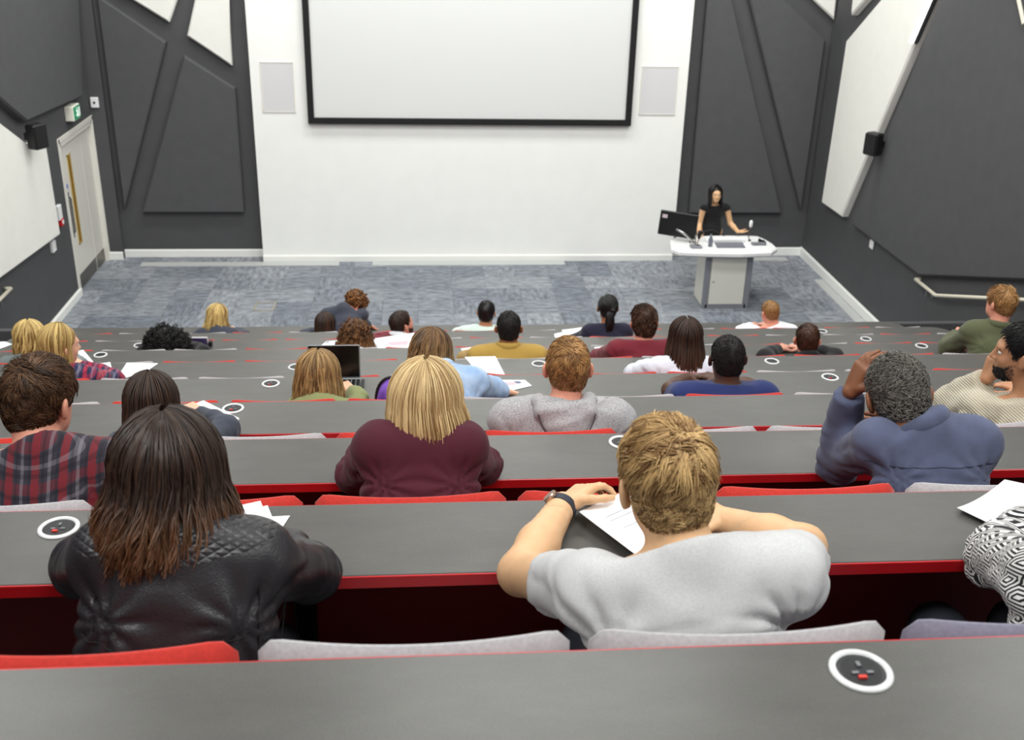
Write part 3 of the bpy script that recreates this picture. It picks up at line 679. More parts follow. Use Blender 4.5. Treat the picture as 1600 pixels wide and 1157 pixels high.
def long_hair(H, R, st, near):
    n = int(st.get('n', 1500)*near); pm = math.radians(st.get('phimax', 112)); phi = (rng.random(n)*2-1)*pm; sd = 1 if not st.get('flip') else -1
    ncl = max(24, n//10); ci = (np.argsort(np.argsort(phi))*ncl//n); cph = rng.normal(0, .03, ncl); clr = rng.normal(0, .012, ncl); cj = rng.normal(1, .07*st.get('rag', 1.0), ncl)
    phi2 = phi+cph[ci]; lay = rng.normal(.0, .012, n)+clr[ci]*.8; jit = st.get('rag', 1.0)*(rng.normal(0, .05, n))+cj[ci]
    nS = 16; P = long_path(H, R, st, phi2, lay, jit, nS); t = np.linspace(0, 1, nS)
    wv = st.get('wave', .004); wf = st.get('freq', 9); ph = rng.random(ncl)*6.28; am = (t**.8)[None, :, None]*wv*(.5+rng.random(ncl))[ci][:, None, None]
    P += am*np.sin(t[None, :, None]*wf+ph[ci][:, None, None]+np.array([0, 1.6, 3.])[None, None, :])+am*.3*np.sin(t[None, :, None]*wf*2.1+rng.random((n, 1, 3))*6.28)
    tone = np.clip(rng.normal(.5, .18, n)+rng.normal(0, .25, ncl)[ci], 0, 1); r0 = st.get('r', .0016)
    rad = r0*(.5+.5*np.minimum(1, t*6))*(1-.7*np.clip((t-.7)/.3, 0, 1)); rad = rad[None, :]*(.6+.8*rng.random(n))[:, None]
    V1 = tubes(P, rad, tone)
    # under-shell so the curtain is closed
    m_ = 36; ph_ = np.linspace(-pm*.97, pm*.97, m_); S1 = long_path(H, R, st, ph_, np.full(m_, -.05), np.full(m_, .93), nS); c0 = S1.mean((0)); 
    S2 = S1+(np.array([H[0], H[1], 0])[None, None, :]*[1, 1, 0]+S1*[0, 0, 1]-S1)*.12
    vs = np.concatenate([S1.reshape(-1, 3), S2.reshape(-1, 3)]); N_ = m_*nS; g = lambda a, b, s: s*N_+a*nS+b; fs = []
    for a in range(m_-1):
        for b in range(nS-1): fs.append([g(a, b, 0), g(a+1, b, 0), g(a+1, b+1, 0), g(a, b+1, 0)]); fs.append([g(a, b, 1), g(a, b+1, 1), g(a+1, b+1, 1), g(a+1, b, 1)])
        fs.append([g(a, nS-1, 0), g(a+1, nS-1, 0), g(a+1, nS-1, 1), g(a, nS-1, 1)])
    for b in range(nS-1):
        for a in (0, m_-1): fs.append([g(a, b, 0), g(a, b+1, 0), g(a, b+1, 1), g(a, b, 1)])
    col = np.ones((len(vs), 4), np.float32); col[:, 0] = .12; col[:, 1] = np.tile(np.tile(np.linspace(0, 1, nS), m_), 2)
    return merge([V1, (vs, np.array(fs), col)])
def merge(parts):
    vs = []; fs = []; cs = []; n = 0
    for v, f, c in parts: vs.append(v); fs.append(np.asarray(f)+n); cs.append(c); n += len(v)
    return np.concatenate(vs), np.concatenate(fs), np.concatenate(cs)
def cap_mesh(H, R, h, res, tone=.25, low=0.0, extra=()):
    vs, q = sdf_mesh(list(extra)+cap_prims(H, R, h, low), res); c = np.ones((len(vs), 4), np.float32); c[:, 0] = tone; c[:, 1] = .1
    return vs, q, c
def coil_hair(H, R, st, near):
    """tight curls: small helices all over a rounded volume"""
    n = int(st.get('n', 500)*near); r3 = V(*st.get('vol', (.12, .12, .12))); c0 = V(*st.get('volc', (0, -.02, .02)))
    d = rng.normal(size=(n*2, 3)); d /= np.linalg.norm(d, axis=1)[:, None]; d = d[(d[:, 1] < st.get('front', .45)) & (d[:, 2] > st.get('bottom', -.75))][:n]; n = len(d)
    s = 14; t = np.linspace(0, 1, s); p0 = c0+d*r3*(.80+.1*rng.random((n, 1))); ax = d*.3+V(*st.get('fall', (0, 0, -.5)))+rng.normal(size=(n, 3))*.25; ax /= np.linalg.norm(ax, axis=1)[:, None]
    u = np.cross(ax, [.3, .5, .8]); u /= np.linalg.norm(u, axis=1)[:, None]; w = np.cross(ax, u); L = st.get('len', .05); cr = st.get('curl', .009); ph = rng.random((n, 1))*6.28; tw = st.get('turns', 3)*6.28
    P = p0[:, None, :]+ax[:, None, :]*(t*L)[None, :, None]+d[:, None, :]*(np.sin(t*3.1)*.012)[None, :, None]+cr*(u[:, None, :]*np.cos(t*tw+ph)[:, :, None]+w[:, None, :]*np.sin(t*tw+ph)[:, :, None])
    tone = np.clip(rng.normal(.45, .28, n), 0, 1); rad = np.full((n, s), st.get('r', .0022)); rad[:, -3:] *= .6
    base = sdf_mesh([El(H+R@c0, r3*.9, R), ('p', H+R@V(0, .045, 0), R@nrm(V(0, 1, -.3)))], .012); c = np.ones((len(base[0]), 4), np.float32); c[:, 0] = .05; c[:, 1] = .1
    return merge([tubes(H+P@R.T, rad, tone), (base[0], base[1], c)])
def ponytail(H, R, st, near):
    n = int(st.get('n', 500)*near); s = 12; t = np.linspace(0, 1, s); a0 = V(*st.get('tie', (0, -.115, .03))); L = st['L']; w = st.get('w', .022)
    ang = rng.random(n)*6.28; rr = np.sqrt(rng.random(n))*w; P = np.zeros((n, s, 3)); prof = np.interp(t, [0, .12, .5, .85, 1], [.35, .8, 1.15, .8, .2])
    o = V(*st.get('out', (0, -.05, 0)))
    b0 = H+R@a0
    for k, tt in enumerate(t):
        c = b0+o*math.sin(min(1, tt*1.5)*1.57)+V(0, 0, -1)*L*tt**1.25
        P[:, k] = c+np.stack([np.cos(ang)*rr*prof[k], np.sin(ang)*rr*prof[k]*.7, rng.normal(0, .001, n)], 1)
    P += .003*np.sin(t[None, :, None]*7+ang[:, None, None]*3)
    # combed strands from the hairline to the tie
    m_ = n; d = rng.normal(size=(m_*3, 3)); d /= np.linalg.norm(d, axis=1)[:, None]; p = scalp(d, .006); p = p[hair_mask(p)][:m_]; m_ = len(p); Q = np.zeros((m_, s, 3))
    for k, tt in enumerate(t):
        q = p*(1-tt)+a0*tt; v = q-CR_C; l = np.sqrt(((v/(CR_R+.010))**2).sum(1)); q = np.where((l < 1)[:, None], CR_C+v/np.maximum(l, .2)[:, None], q); Q[:, k] = H+q@R.T
    tone = np.clip(rng.normal(.45, .25, n+m_), 0, 1); r0 = st.get('r', .0018); A = np.concatenate([P, Q]); return tubes(A, np.full((n+m_, s), r0), tone)
HAIRCOUNT = [0]
def make_hair(kind, H, R, st, near, res):
    if kind == 'short': parts = [cap_mesh(H, R, st.get('h', .012), res, st.get('captone', .3)), short_hair(H, R, st, near)]
    elif kind == 'long': parts = [cap_mesh(H, R, st.get('h', .02)*.4, res, .2), long_hair(H, R, st, near)]
    elif kind == 'coil': parts = [cap_mesh(H, R, .012, res, .1), coil_hair(H, R, st, near)]
    elif kind == 'curlylong': parts = [cap_mesh(H, R, .015, res, .2), long_hair(H, R, st, near), coil_hair(H, R, dict(st, n=st.get('nc', 220)), near)]
    elif kind == 'pony': parts = [cap_mesh(H, R, .008, res, .3), ponytail(H, R, st, near)]
    return merge(parts)

# ------------------------------------------------------------------ hands, head, body
def hand_prims(W, d, n, side, curl=.5, s=1.0, spread=.0, thumb=.5, curls=None):
    d = nrm(d); n = nrm(V(*n)-d*(d@V(*n))); u = np.cross(d, n)*side; P = []
    for k_ in (-.028, -.01, .01, .028): P.append(Cc(W+u*k_*.55*s, W+d*.082*s+u*k_*s, .0145*s, .0125*s, .008))
    P.append(El(W+d*.03*s+u*.024*s+n*.008, (.018*s, .028*s, .014*s), np.stack([u, d, n], 1), .01))
    for i, (o, L) in enumerate(zip((.030, .0105, -.0095, -.028), (.072, .080, .074, .058))):
        p = W+d*(.086-.004*abs(i-1))*s+u*o*s; ang = 0; base = d+u*o*(2.5+spread*10); base = nrm(base); c_ = curls[i] if curls else curl
        for seg, (fr_, da) in enumerate(((.44, .55), (.31, .9), (.25, .6))):
            ang += da*c_; q = p+(base*math.cos(ang)+n*math.sin(ang))*L*fr_*s
            P.append(Cc(p, q, (.0088-.0009*seg)*s, (.0083-.0009*seg)*s, .003)); p = q
    p = W+d*.022*s+u*.026*s; v = nrm(d*.55+u*.8+n*.25); w = nrm(d*.95+u*(.35-.5*thumb)+n*.5*thumb)
    for L, a, r in ((.038, 0, .0125), (.034, .6, .0105), (.028, 1., .0092)):
        q = p+nrm(v*(1-a)+w*a)*L*s; P.append(Cc(p, q, r*s, (r-.0012)*s, .006)); p = q
    return P
def head_prims(H, R, s=1.0, face=True):
    T_ = lambda *p: H+R@(V(*p)*s); E = lambda c, r, k=.02, RR=None: El(T_(*c), V(*r)*s, R if RR is None else R@RR, k)
    P = [E((0, -.012, .03), (.075, .094, .084)), E((0, -.045, -.03), (.058, .048, .06), .03), E((0, .03, -.035), (.057, .062, .076), .03), E((0, .060, -.082), (.028, .024, .022), .035),
         E((0, .01, -.06), (.05, .06, .04), .03)]
    if face:
        P += [Cc(T_(-.032, .078, .022), T_(.032, .078, .022), .013*s, .013*s, .02), E((-.036, .064, -.028), (.02, .018, .02), .02), E((.036, .064, -.028), (.02, .018, .02), .02),
              Sub(T_(-.031, .100, .004), V(.016, .014, .012)*s, R, .012), Sub(T_(.031, .100, .004), V(.016, .014, .012)*s, R, .012),
              Cc(T_(0, .088, .012), T_(0, .108, -.026), .007*s, .0105*s, .012), E((-.011, .098, -.03), (.008, .008, .007), .006), E((.011, .098, -.03), (.008, .008, .007), .006),
              Cc(T_(-.018, .083, -.055), T_(.018, .083, -.055), .007*s, .007*s, .008), Cc(T_(-.014, .082, -.066), T_(.014, .082, -.066), .008*s, .008*s, .006)]
    for sd in (-1, 1):
        RR = Rot(sd*-30, 0, 0)@Rot(0, -12, 0)
        P += [E((sd*.086, -.006, -.008), (.0085, .020, .033), .006, RR), E((sd*.077, .004, -.03), (.007, .009, .011), .006), Sub(T_(sd*.096, .002, -.006), V(.006, .010, .018)*s, R@RR, .005)]
    return P
def seg_cut(P, a, b):  # flat sleeve end
    return ('p', V(*b), nrm(V(*b)-V(*a)))
def cloth_mat(name, kind, c, c2=None, **k):
    if name in MATS: return MATS[name]
    t = NT(name); b = t.b; b.inputs['Roughness'].default_value = k.get('rough', .85); b.inputs['Specular IOR Level'].default_value = .25
    b.inputs['Sheen Weight'].default_value = k.get('sheen', .15); b.inputs['Base Color'].default_value = rgb(c)
    co = t.coord()
    fine = t.n('ShaderNodeTexNoise', Scale=k.get('fs', 500.0), Detail=3.0); t.l(co, fine.inputs['Vector'])
    big = t.n('ShaderNodeTexNoise', Scale=9.0, Detail=4.0, Distortion=.6); t.l(co, big.inputs['Vector'])
    hsum = t.math('ADD', t.math('MULTIPLY', fine.outputs[0], k.get('fw', .12)), t.math('MULTIPLY', big.outputs[0], k.get('bw', .9)))
    if kind == 'plain':
        r = t.ramp(fine.outputs[0], [(.3, tuple(q*.9 for q in rgb(c)[:3])+(1,)), (.7, tuple(q*1.08 for q in rgb(c)[:3])+(1,))]); t.color(r)
    elif kind == 'heather':
        sp = t.n('ShaderNodeTexNoise', Scale=260.0, Detail=4.0, Roughness=.8); mp = t.coord(scale=(.55, 1, 2.2)); t.l(mp, sp.inputs['Vector'])
        t.color(t.ramp(sp.outputs[0], [(.38, rgb(c2)), (.56, rgb(c))]))
    elif kind == 'plaid':
        sx = t.n('ShaderNodeSeparateXYZ'); t.l(co, sx.inputs[0]); X = sx.outputs[0]; Z = t.math('ADD', sx.outputs[2], t.math('MULTIPLY', sx.outputs[1], -.45))
        f = k.get('freq', 16.0)
        def band(v, ph, w, fr=f): return t.math('GREATER_THAN', t.math('SINE', t.math('ADD', t.math('MULTIPLY', v, fr*6.2832), ph)), w)
        base = rgb(c); red = rgb(c2)
        cc = t.mix(t.math('MULTIPLY', band(X, 0., .62), .75), base, red); cc = t.mix(t.math('MULTIPLY', band(Z, 0., .7), .4), cc, red)
        cc = t.mix(t.math('MULTIPLY', band(X, 3.1, .93), .22), cc, rgb((170, 165, 175))); cc = t.mix(t.math('MULTIPLY', band(Z, 3.1, .93), .18), cc, rgb((170, 165, 175)))
        cc = t.mix(t.math('MULTIPLY', band(X, 1.2, .8, f*2), .4), cc, rgb((20, 18, 26))); cc = t.mix(t.math('MULTIPLY', band(Z, 1.2, .8, f*2), .4), cc, rgb((20, 18, 26))); t.color(cc)
    elif kind == 'knit':
        sx = t.n('ShaderNodeSeparateXYZ'); t.l(co, sx.inputs[0]); dv = t.math('ADD', t.math('MULTIPLY', sx.outputs[0], .8), t.math('MULTIPLY', sx.outputs[2], k.get('dz', 1.0)))
        rib = t.math('SINE', t.math('MULTIPLY', dv, k.get('rib', 520.0))); hsum = t.math('ADD', t.math('MULTIPLY', rib, .5), hsum)
        t.color(t.ramp(t.math('ADD', t.math('MULTIPLY', rib, .5), .5), [(0, rgb(c2)), (.6, rgb(c))]))
    elif kind == 'denim':
        wv = t.n('ShaderNodeTexNoise', Scale=14.0, Detail=5.0); t.l(co, wv.inputs['Vector']); t.color(t.mix(t.ramp(wv.outputs[0], [(.35, (0, 0, 0, 1)), (.65, (1, 1, 1, 1))]), rgb(c), rgb(c2)))
    elif kind == 'leather':
        b.inputs['Roughness'].default_value = .38; b.inputs['Specular IOR Level'].default_value = .5
        sx = t.n('ShaderNodeSeparateXYZ'); t.l(co, sx.inputs[0])
        q1 = t.math('ABSOLUTE', t.math('SINE', t.math('MULTIPLY', t.math('ADD', sx.outputs[0], t.math('ADD', sx.outputs[2], sx.outputs[1])), 130.0)))
        q2 = t.math('ABSOLUTE', t.math('SINE', t.math('MULTIPLY', t.math('SUBTRACT', sx.outputs[0], t.math('ADD', sx.outputs[2], sx.outputs[1])), 130.0)))
        quilt = t.math('MULTIPLY', t.math('MINIMUM', q1, q2), t.math('GREATER_THAN', sx.outputs[2], k['qz'])); hsum = t.math('ADD', hsum, t.math('MULTIPLY', quilt, .55))
        cr = t.n('ShaderNodeTexVoronoi', Scale=260.0); t.l(co, cr.inputs['Vector']); hsum = t.math('ADD', hsum, t.math('MULTIPLY', cr.outputs[0], .1))
    elif kind == 'maze':
        # stepped black and white zigzag print
        sx = t.n('ShaderNodeSeparateXYZ'); t.l(co, sx.inputs[0]); u = t.math('ADD', sx.outputs[0], sx.outputs[1]); v = t.math('ADD', sx.outputs[2], t.math('MULTIPLY', sx.outputs[1], .3))
        fu = t.math('MULTIPLY', u, 22.0); fv = t.math('MULTIPLY', v, 22.0)
        tri = lambda a: t.math('ABSOLUTE', t.math('SUBTRACT', t.math('FRACT', a), .5))
        z1 = t.math('FRACT', t.math('MULTIPLY', t.math('ADD', t.math('MAXIMUM', tri(fu), tri(t.math('ADD', fv, t.math('MULTIPLY', t.math('FLOOR', fu), .5)))), 0.), 5.5))
        t.color(t.mix(t.math('GREATER_THAN', z1, .5), rgb(c), rgb(c2)))
    elif kind == 'nebula':
        t.color(t.ramp(big.outputs[0], [(.3, rgb(c)), (.6, rgb(c2)), (.75, rgb((240, 225, 250)))]))
    t.bump(hsum, k.get('st', .35), k.get('dist', .004)); MATS[name] = t.m; return t.m
def skin(tone):
    c = {'fair': (232, 180, 150), 'tan': (224, 180, 138), 'pink': (226, 158, 134), 'olive': (186, 134, 100), 'brown': (136, 88, 62), 'dark': (84, 56, 44), 'mid': (160, 106, 76)}[tone]
    return mat('skin_'+tone, c, .48, noise=.06, nscale=30, bump=.15, bscale=350, bdist=.001, sss=.25 if tone in ('fair', 'tan', 'pink') else .08, spec=.4)
M_TROU = mat('dark_trousers', (34, 36, 46), .9); M_SHOE = mat('dark_shoe', (30, 28, 28), .6)

def person(name_label, row, head, yaw=0, pitch=10, roll=0, neck=None, sw=.185, b=1.0, tone='fair', hair=('short', {}), hmat=None, top=('plain',), sleeve='long', arms=None,
           near=1.0, res=.013, group=None, stand=None, hs=1.0, ease=.012, folds=.006, extra=None, seedv=1, hipx=None, face=False, hood=None, collar=None, handres=.006, hipy=-.40, ribs=None, seams=None, seamcol=(30, 30, 34)):
    """seated person behind desk `row`; head/neck/arm targets are (px, py, dy) seen at depth yn(row)+dy, or world xyz arrays"""
    W = lambda t: (t if isinstance(t, np.ndarray) else on_y(t[0], t[1], (yn(row) if row else 0)+t[2]))
    R = Rot(yaw, pitch, roll); s = hs
    Hc = W(head); H = Hc-R@(CR_C*s)
    N = W(neck) if neck is not None else H+V(0, -.05, -.165)+R@V(0, -.03, 0)
    if stand is None: fz = fl(row); hip = V(N[0] if hipx is None else hipx, min(yn(row)+hipy, N[1]-.06), fz+.53)
    else: fz = stand['fz']; hip = V(N[0], N[1]+stand.get('dy', 0), fz+.93)
    root = V(hip[0], hip[1], fz); L = lambda p: p-root
    H, N, hip = L(H), L(N), L(hip); F = stand['dir'] if stand else 1  # F: facing sign on y
    lab = name_label
    o = empty('person', root, lab, 'person', group)
    up = nrm(N-hip); sx = V(1, 0, 0)
    S = {}; E = {}; Wr = {}; hd = {}
    for sd, nm in ((-1, 'L'), (1, 'R')):
        a = (arms or {}).get(nm, {})
        S[nm] = L(W(a['S'])) if 'S' in a else N+V(sd*sw, .015*F, -.065)
        E[nm] = L(W(a['E'])) if 'E' in a else L(V(root[0]+N[0]+sd*(sw+.075), yn(row)-.045, zd(row)+.05))
        Wr[nm] = L(W(a['W'])) if 'W' in a else L(V(root[0]+N[0]+sd*(a.get('wx', .09)), yn(row)+.14, zd(row)+.035))
        fd = nrm(Wr[nm]-E[nm]); hd[nm] = dict(d=V(*a['d']) if 'd' in a else nrm(fd+V(-sd*.25, .1, 0)), n=a.get('n', (0, 0, -1)), curl=a.get('curl', .55), thumb=a.get('thumb', .4), spread=a.get('spread', 0), curls=a.get('curls'))
    M_ = hip*.45+N*.55+V(0, -.025*F, 0)
    def frame(a, c): z = nrm(c-a); x = nrm(sx-z*(sx@z)); return np.stack([x, np.cross(z, x), z], 1)
    R1, R2 = frame(hip, M_), frame(M_, N)
    def torso(e):
        k = .045
        return [El(hip+V(0, 0, .0), (.170*b+e, .125+e, .13+e), None, k), El(hip*.5+M_*.5, (.150*b+e, .108+e, .16+e), R1, k), El(M_*.65+N*.35-V(0, 0, .01), (.162*b+e, .108+e, .17+e), R2, k),
                Cc(S['L']*.75+S['R']*.25, S['R']*.75+S['L']*.25, .060+e, .060+e, k), Cc(N+V(0, 0, .0), S['L']*.8+N*.2+V(0, 0, .005), .045+e*.7, .047+e, .05), Cc(N+V(0, 0, .0), S['R']*.8+N*.2+V(0, 0, .005), .045+e*.7, .047+e, .05)]
    def arm(nm, e, upto=1.0, fore=True, cuff=None):
        P = [El(S[nm], (.052*b+e, .054*b+e, .052*b+e), None, .035), Cc(S[nm], S[nm]+(E[nm]-S[nm])*upto, .052*b+e, (.052-.009*upto)*b+e, .03)]
        if fore: P += [Cc(E[nm], E[nm]*.6+Wr[nm]*.4, .044*b+e, .043*b+e, .02), Cc(E[nm]*.6+Wr[nm]*.4, (Wr[nm] if cuff is None else E[nm]+(Wr[nm]-E[nm])*cuff), .043*b+e, .030*b+e*(.8 if cuff is None else 1), .02)]
        return P
    legs = []; legsc = []
    if stand is None:
        for sd in (-1, 1):
            k0 = hip+V(sd*.10, .44, -.02); an = V(k0[0], k0[1]-.03, .09); a0 = hip+V(sd*.09, 0, -.02)
            legs += [Cc(a0, k0, .07, .05, .03), Cc(k0, an, .05, .035, .02), Cc(an+V(0, -.03, -.04), an+V(0, .13, -.06), .033, .028, .02)]
            legsc += [Cc(a0, k0, .088, .066, .04), Cc(k0, an, .064, .05, .02)]
    else:
        for sd in (-1, 1):
            a0 = hip+V(sd*.09, 0, -.02); k0 = V(a0[0], hip[1]+.02*F, .5); an = V(a0[0], hip[1], .09)
            legs += [Cc(a0, k0, .08, .055, .03), Cc(k0, an, .055, .036, .02), Cc(an+V(0, -.03*F, -.04), an+V(0, .13*F, -.06), .033, .028, .02)]
    neckp = [Cc(N+V(0, -.005*F, -.03), H+R@(V(0, -.022, -.05)*s), .058*b**.5, .055*b**.5, .03)]
    sh = -.012 if sleeve != 'none' else -.004
    body = torso(-.022)+legs+neckp+head_prims(H, R, s, face)
    boxes = [(H-V(.13, .14, .135), H+V(.13, .14, .135), res*.5 if near >= .7 else res*.62)]
    for nm, sd in (('L', -1), ('R', 1)):
        bare = {'long': 0, 'short': 1, 'elbow': 1, 'none': 1}[sleeve]
        body += arm(nm, 0 if bare else -.014)
        q = hd[nm]; hp = hand_prims(Wr[nm], q['d'], q['n'], sd*F, q['curl'], .98*b**.3, q['spread'], q['thumb'], q['curls']); body += hp
        lo, hi = prim_bounds(hp); boxes.append((lo, hi, handres))
    vs, q = sdf_mesh(body, res, boxes); me = raw_mesh('body', vs, q); ob = link('body', me, skin(tone), o)
    # shirt
    tk = top[0]; tm = top[1]
    P = torso(ease)+[Cc(N+V(0, 0, -.05), N+V(0, .004*F, .012), .062+ease*.3, .058+ease*.3, .03)]
    nd = nrm(H+R@V(0, -.03, -.06)-N)
    cuts = [('p', N+nd*(.022 if collar is None else .035)+V(0, 0, .02 if stand else 0), nd)]
    if tk == 'dress': pass
    P0 = P+cuts
    AP = []
    for nm in 'LR':
        if sleeve == 'long': AP.append(arm(nm, ease, 1.0, False)); AP.append(arm(nm, ease)[2:]+[('p', Wr[nm]-nrm(Wr[nm]-E[nm])*.012, nrm(Wr[nm]-E[nm]))])
        elif sleeve == 'elbow': AP.append(arm(nm, ease, 1.0, False)); AP.append(arm(nm, ease, 1.0, True, .45)[2:]+[('p', E[nm]+(Wr[nm]-E[nm])*.45, nrm(Wr[nm]-E[nm]))])
        elif sleeve == 'short': AP.append(arm(nm, ease+.006, .62, False)+[('p', S[nm]+(E[nm]-S[nm])*.5, nrm(E[nm]-S[nm]))])
        else: AP.append([El(S[nm]+V(0, 0, .006), (.068*b, .072*b, .06*b), None, .04)])
    # evaluate torso and sleeves separately (their cuts stay local), then blend
    allp = P+[q_ for a in AP for q_ in a if q_[0] != 'p']; lo, hi = prim_bounds(allp); rs = res*.8
    if stand is None: lo[2] = max(lo[2], hip[2]-.12)
    ax = [np.arange(lo[a], hi[a]+rs, rs) for a in range(3)]; G = field(P0, *ax)
    for a in AP:
        g = field(a, *ax); kk = .035; hh = np.maximum(kk-np.abs(G-g), 0)/kk; G = np.minimum(G, g)-hh*hh*kk*.25
    if stand is not None:
        g = field([Cc(hip+V(0, 0, -.05), hip+V(0, 0, -.42), .165*b, .19*b, .05), ('p', hip+V(0, 0, -.45), V(0, 0, -1))], *ax); G = np.minimum(G, g)
    vs, q = surfnet(G, *ax); vs = smooth_pts(vs, q, 1); nn = normals(vs, q)
    amp = folds; rid = lambda u: np.abs(np.sin(u))-.6; Px = vs-N; nzv = waves(vs, 14, seedv+2, 3); dsp = waves(vs, 15, seedv, 4, (.8, .8, 1.4))*1.2+waves(vs, 42, seedv+5, 5, (.7, .7, 1.4))*.5
    for nm, sd in (('L', -1), ('R', 1)):
        a = S[nm]+V(-sd*.015, -.02*F, -.085); v = vs-a; r = np.linalg.norm(v, axis=1); th = np.arctan2(v[:, 2]+.4*v[:, 1], -sd*v[:, 0]); dsp += 1.5*np.exp(-((r-.10)/.08)**2)*rid(th*5+nzv*1.2+seedv)
        for A_, B_ in ((S[nm], E[nm]), (Wr[nm], E[nm])):
            ax_ = nrm(B_-A_); s_ = (vs-B_)@ax_; dE = np.linalg.norm(vs-B_, axis=1); dsp += 1.1*np.exp(-(dE/.09)**2)*rid(s_*75+nzv*1.5)
    zz = Px[:, 2]+.22*np.abs(Px[:, 0])+.02*np.sin(Px[:, 0]*9+seedv); dsp += 1.2*np.exp(-((Px[:, 2]+.26)/.09)**2)*rid(zz*48+nzv*1.3)*(np.abs(Px[:, 0]) < sw*1.1)
    low = np.clip((N[2]+.02-vs[:, 2])/.08, .1, 1)
    vs = vs+nn*(dsp*amp*low)[:, None]; nn = normals(vs, q)
    if ribs: pass
    me = raw_mesh(top[2] if len(top) > 2 else 'shirt', vs, q); so = link(top[2] if len(top) > 2 else 'shirt', me, tm, o)
    if seams:
        from mathutils.bvhtree import BVHTree
        bv = BVHTree.FromPolygons([tuple(map(float, p)) for p in vs], [tuple(map(int, f)) for f in q]); mb_ = MB()
        for cv in seams:
            pts = []
            for (x, z) in cv:
                h_ = bv.ray_cast(Vector((float(N[0]+x), -1.0, float(N[2]+z))), Vector((0, 1, 0)))
                if h_[0] is not None: pts.append(np.array(h_[0]))
            pts = [p for k_, p in enumerate(pts) if k_ == 0 or np.linalg.norm(p-pts[k_-1]) < .06]
            if len(pts) > 2: mb_.tube(pts, .0017, 5)
        if mb_.v: mb_.build('seam', mat('seam_'+so.name.split('.')[0]+str(seedv), seamcol, .8), so)
    if stand is None:
        vs, q = sdf_mesh([El(hip, (.18*b, .135, .11), None, .05)]+legsc, .022); link('trousers', raw_mesh('trousers', vs, q), M_TROU, o)
    for sd in (-1, 1):
        an = V(hip[0]+sd*(.10 if stand is None else .09), hip[1]+(.41 if stand is None else 0), .09)
        vs, q = sdf_mesh([Cc(an+V(0, -.04*F, -.045), an+V(0, .14*F, -.055), .042, .034, .02), ('p', V(0, 0, .004), V(0, 0, -1)), ('p', V(0, 0, .1), V(0, 0, 1))], .012); link('shoe', raw_mesh('shoe', vs, q), M_SHOE, o)
    if hood is not None:   # hood lying folded on the upper back, narrowing to a point
        hw, hl, dp = hood; P = []; bk = -.088-ease
        T_ = lambda x, t, o=0.: N+V(x, bk*(.55+.45*min(1, t*2))-o-.10*max(0, t-.3)*0, .035-hl*t)
        for t, w, th in ((.05, 1.0, .034), (.25, .92, .036), (.45, .74, .036), (.65, .5, .032), (.85, .25, .026)):
            th *= min(1, .3+hl*4.5); P.append(Cc(T_(-hw*w, t), T_(hw*w, t), th*.6, th*.6, .035)); P.append(El(T_(0, t, .008), (hw*w*.8, th, th), None, .035))
        P += [Cc(N+V(-hw, -.01, .03), T_(-hw*.9, .1), .03, .028, .03), Cc(N+V(hw, -.01, .03), T_(hw*.9, .1), .03, .028, .03), Cc(N+V(-hw*.8, .045, .0), N+V(-hw, -.01, .03), .024, .03, .02), Cc(N+V(hw*.8, .045, .0), N+V(hw, -.01, .03), .024, .03, .02),
              Sub(N+V(0, .0, .05), (.058, .055, .06), None, .015)]
        vs, q = sdf_mesh(P, rs*.8); vs = smooth_pts(vs, q, 1); nn = normals(vs, q); vs = vs+nn*(waves(vs, 34, seedv+9, 5)*.006)[:, None]
        hd_o = link('hood', raw_mesh('hood', vs, q), tm, o)
        if hl > .1: MB().tube([T_(-hw*1.12*(1-t**1.5)*1.0, .1+t*.95, .034) for t in np.linspace(0, 1, 8)]+[T_(hw*1.12*(1-t**1.5), .1+t*.95, .034) for t in np.linspace(1, 0, 8)[1:]], .0025, 5).build('hood_seam', MATS.get('seam_dark') or mat('seam_dark', (60, 52, 58), .9), hd_o)
    if collar is not None:
        ca = nrm(nd*.6+nrm(N-M_)*.4); cu = nrm(np.cross(ca, V(0, 1, 0))); cv_ = np.cross(ca, cu); FR = np.stack([cu, cv_, ca], 1); rc = .063+ease*.15; c0 = N+ca*.026
        P = [El(c0+(cu*math.cos(a)+cv_*math.sin(a))*rc, (.017, .017, .024), FR, .02) for a in np.linspace(0, 6.283, 25)[:-1]]+[Sub(c0+ca*.02, (rc-.006, rc-.006, .09), FR, .004)]
        vs, q = sdf_mesh(P, .006); vs = smooth_pts(vs, q, 3); link('collar', raw_mesh('collar', vs, q), collar, o)
    # hair
    k_, st = hair; v_, f_, c_ = make_hair(k_, H, R, dict(st, **{}), near, res*.7); 
    link('hair', raw_mesh('hair', v_, f_, tone=c_), hmat, o)
    info = dict(o=o, root=root, H=H, R=R, N=N, S=S, E=E, W=Wr, hip=hip, F=F, s=s)
    if face: face_bits(info)
    if extra: extra(info)
    return info
M_EYE = mat('eye_white', (235, 232, 228), .2); M_IRIS = mat('iris_dark', (40, 28, 20), .2); M_LIP = mat('lip_colour', (176, 96, 90), .45)
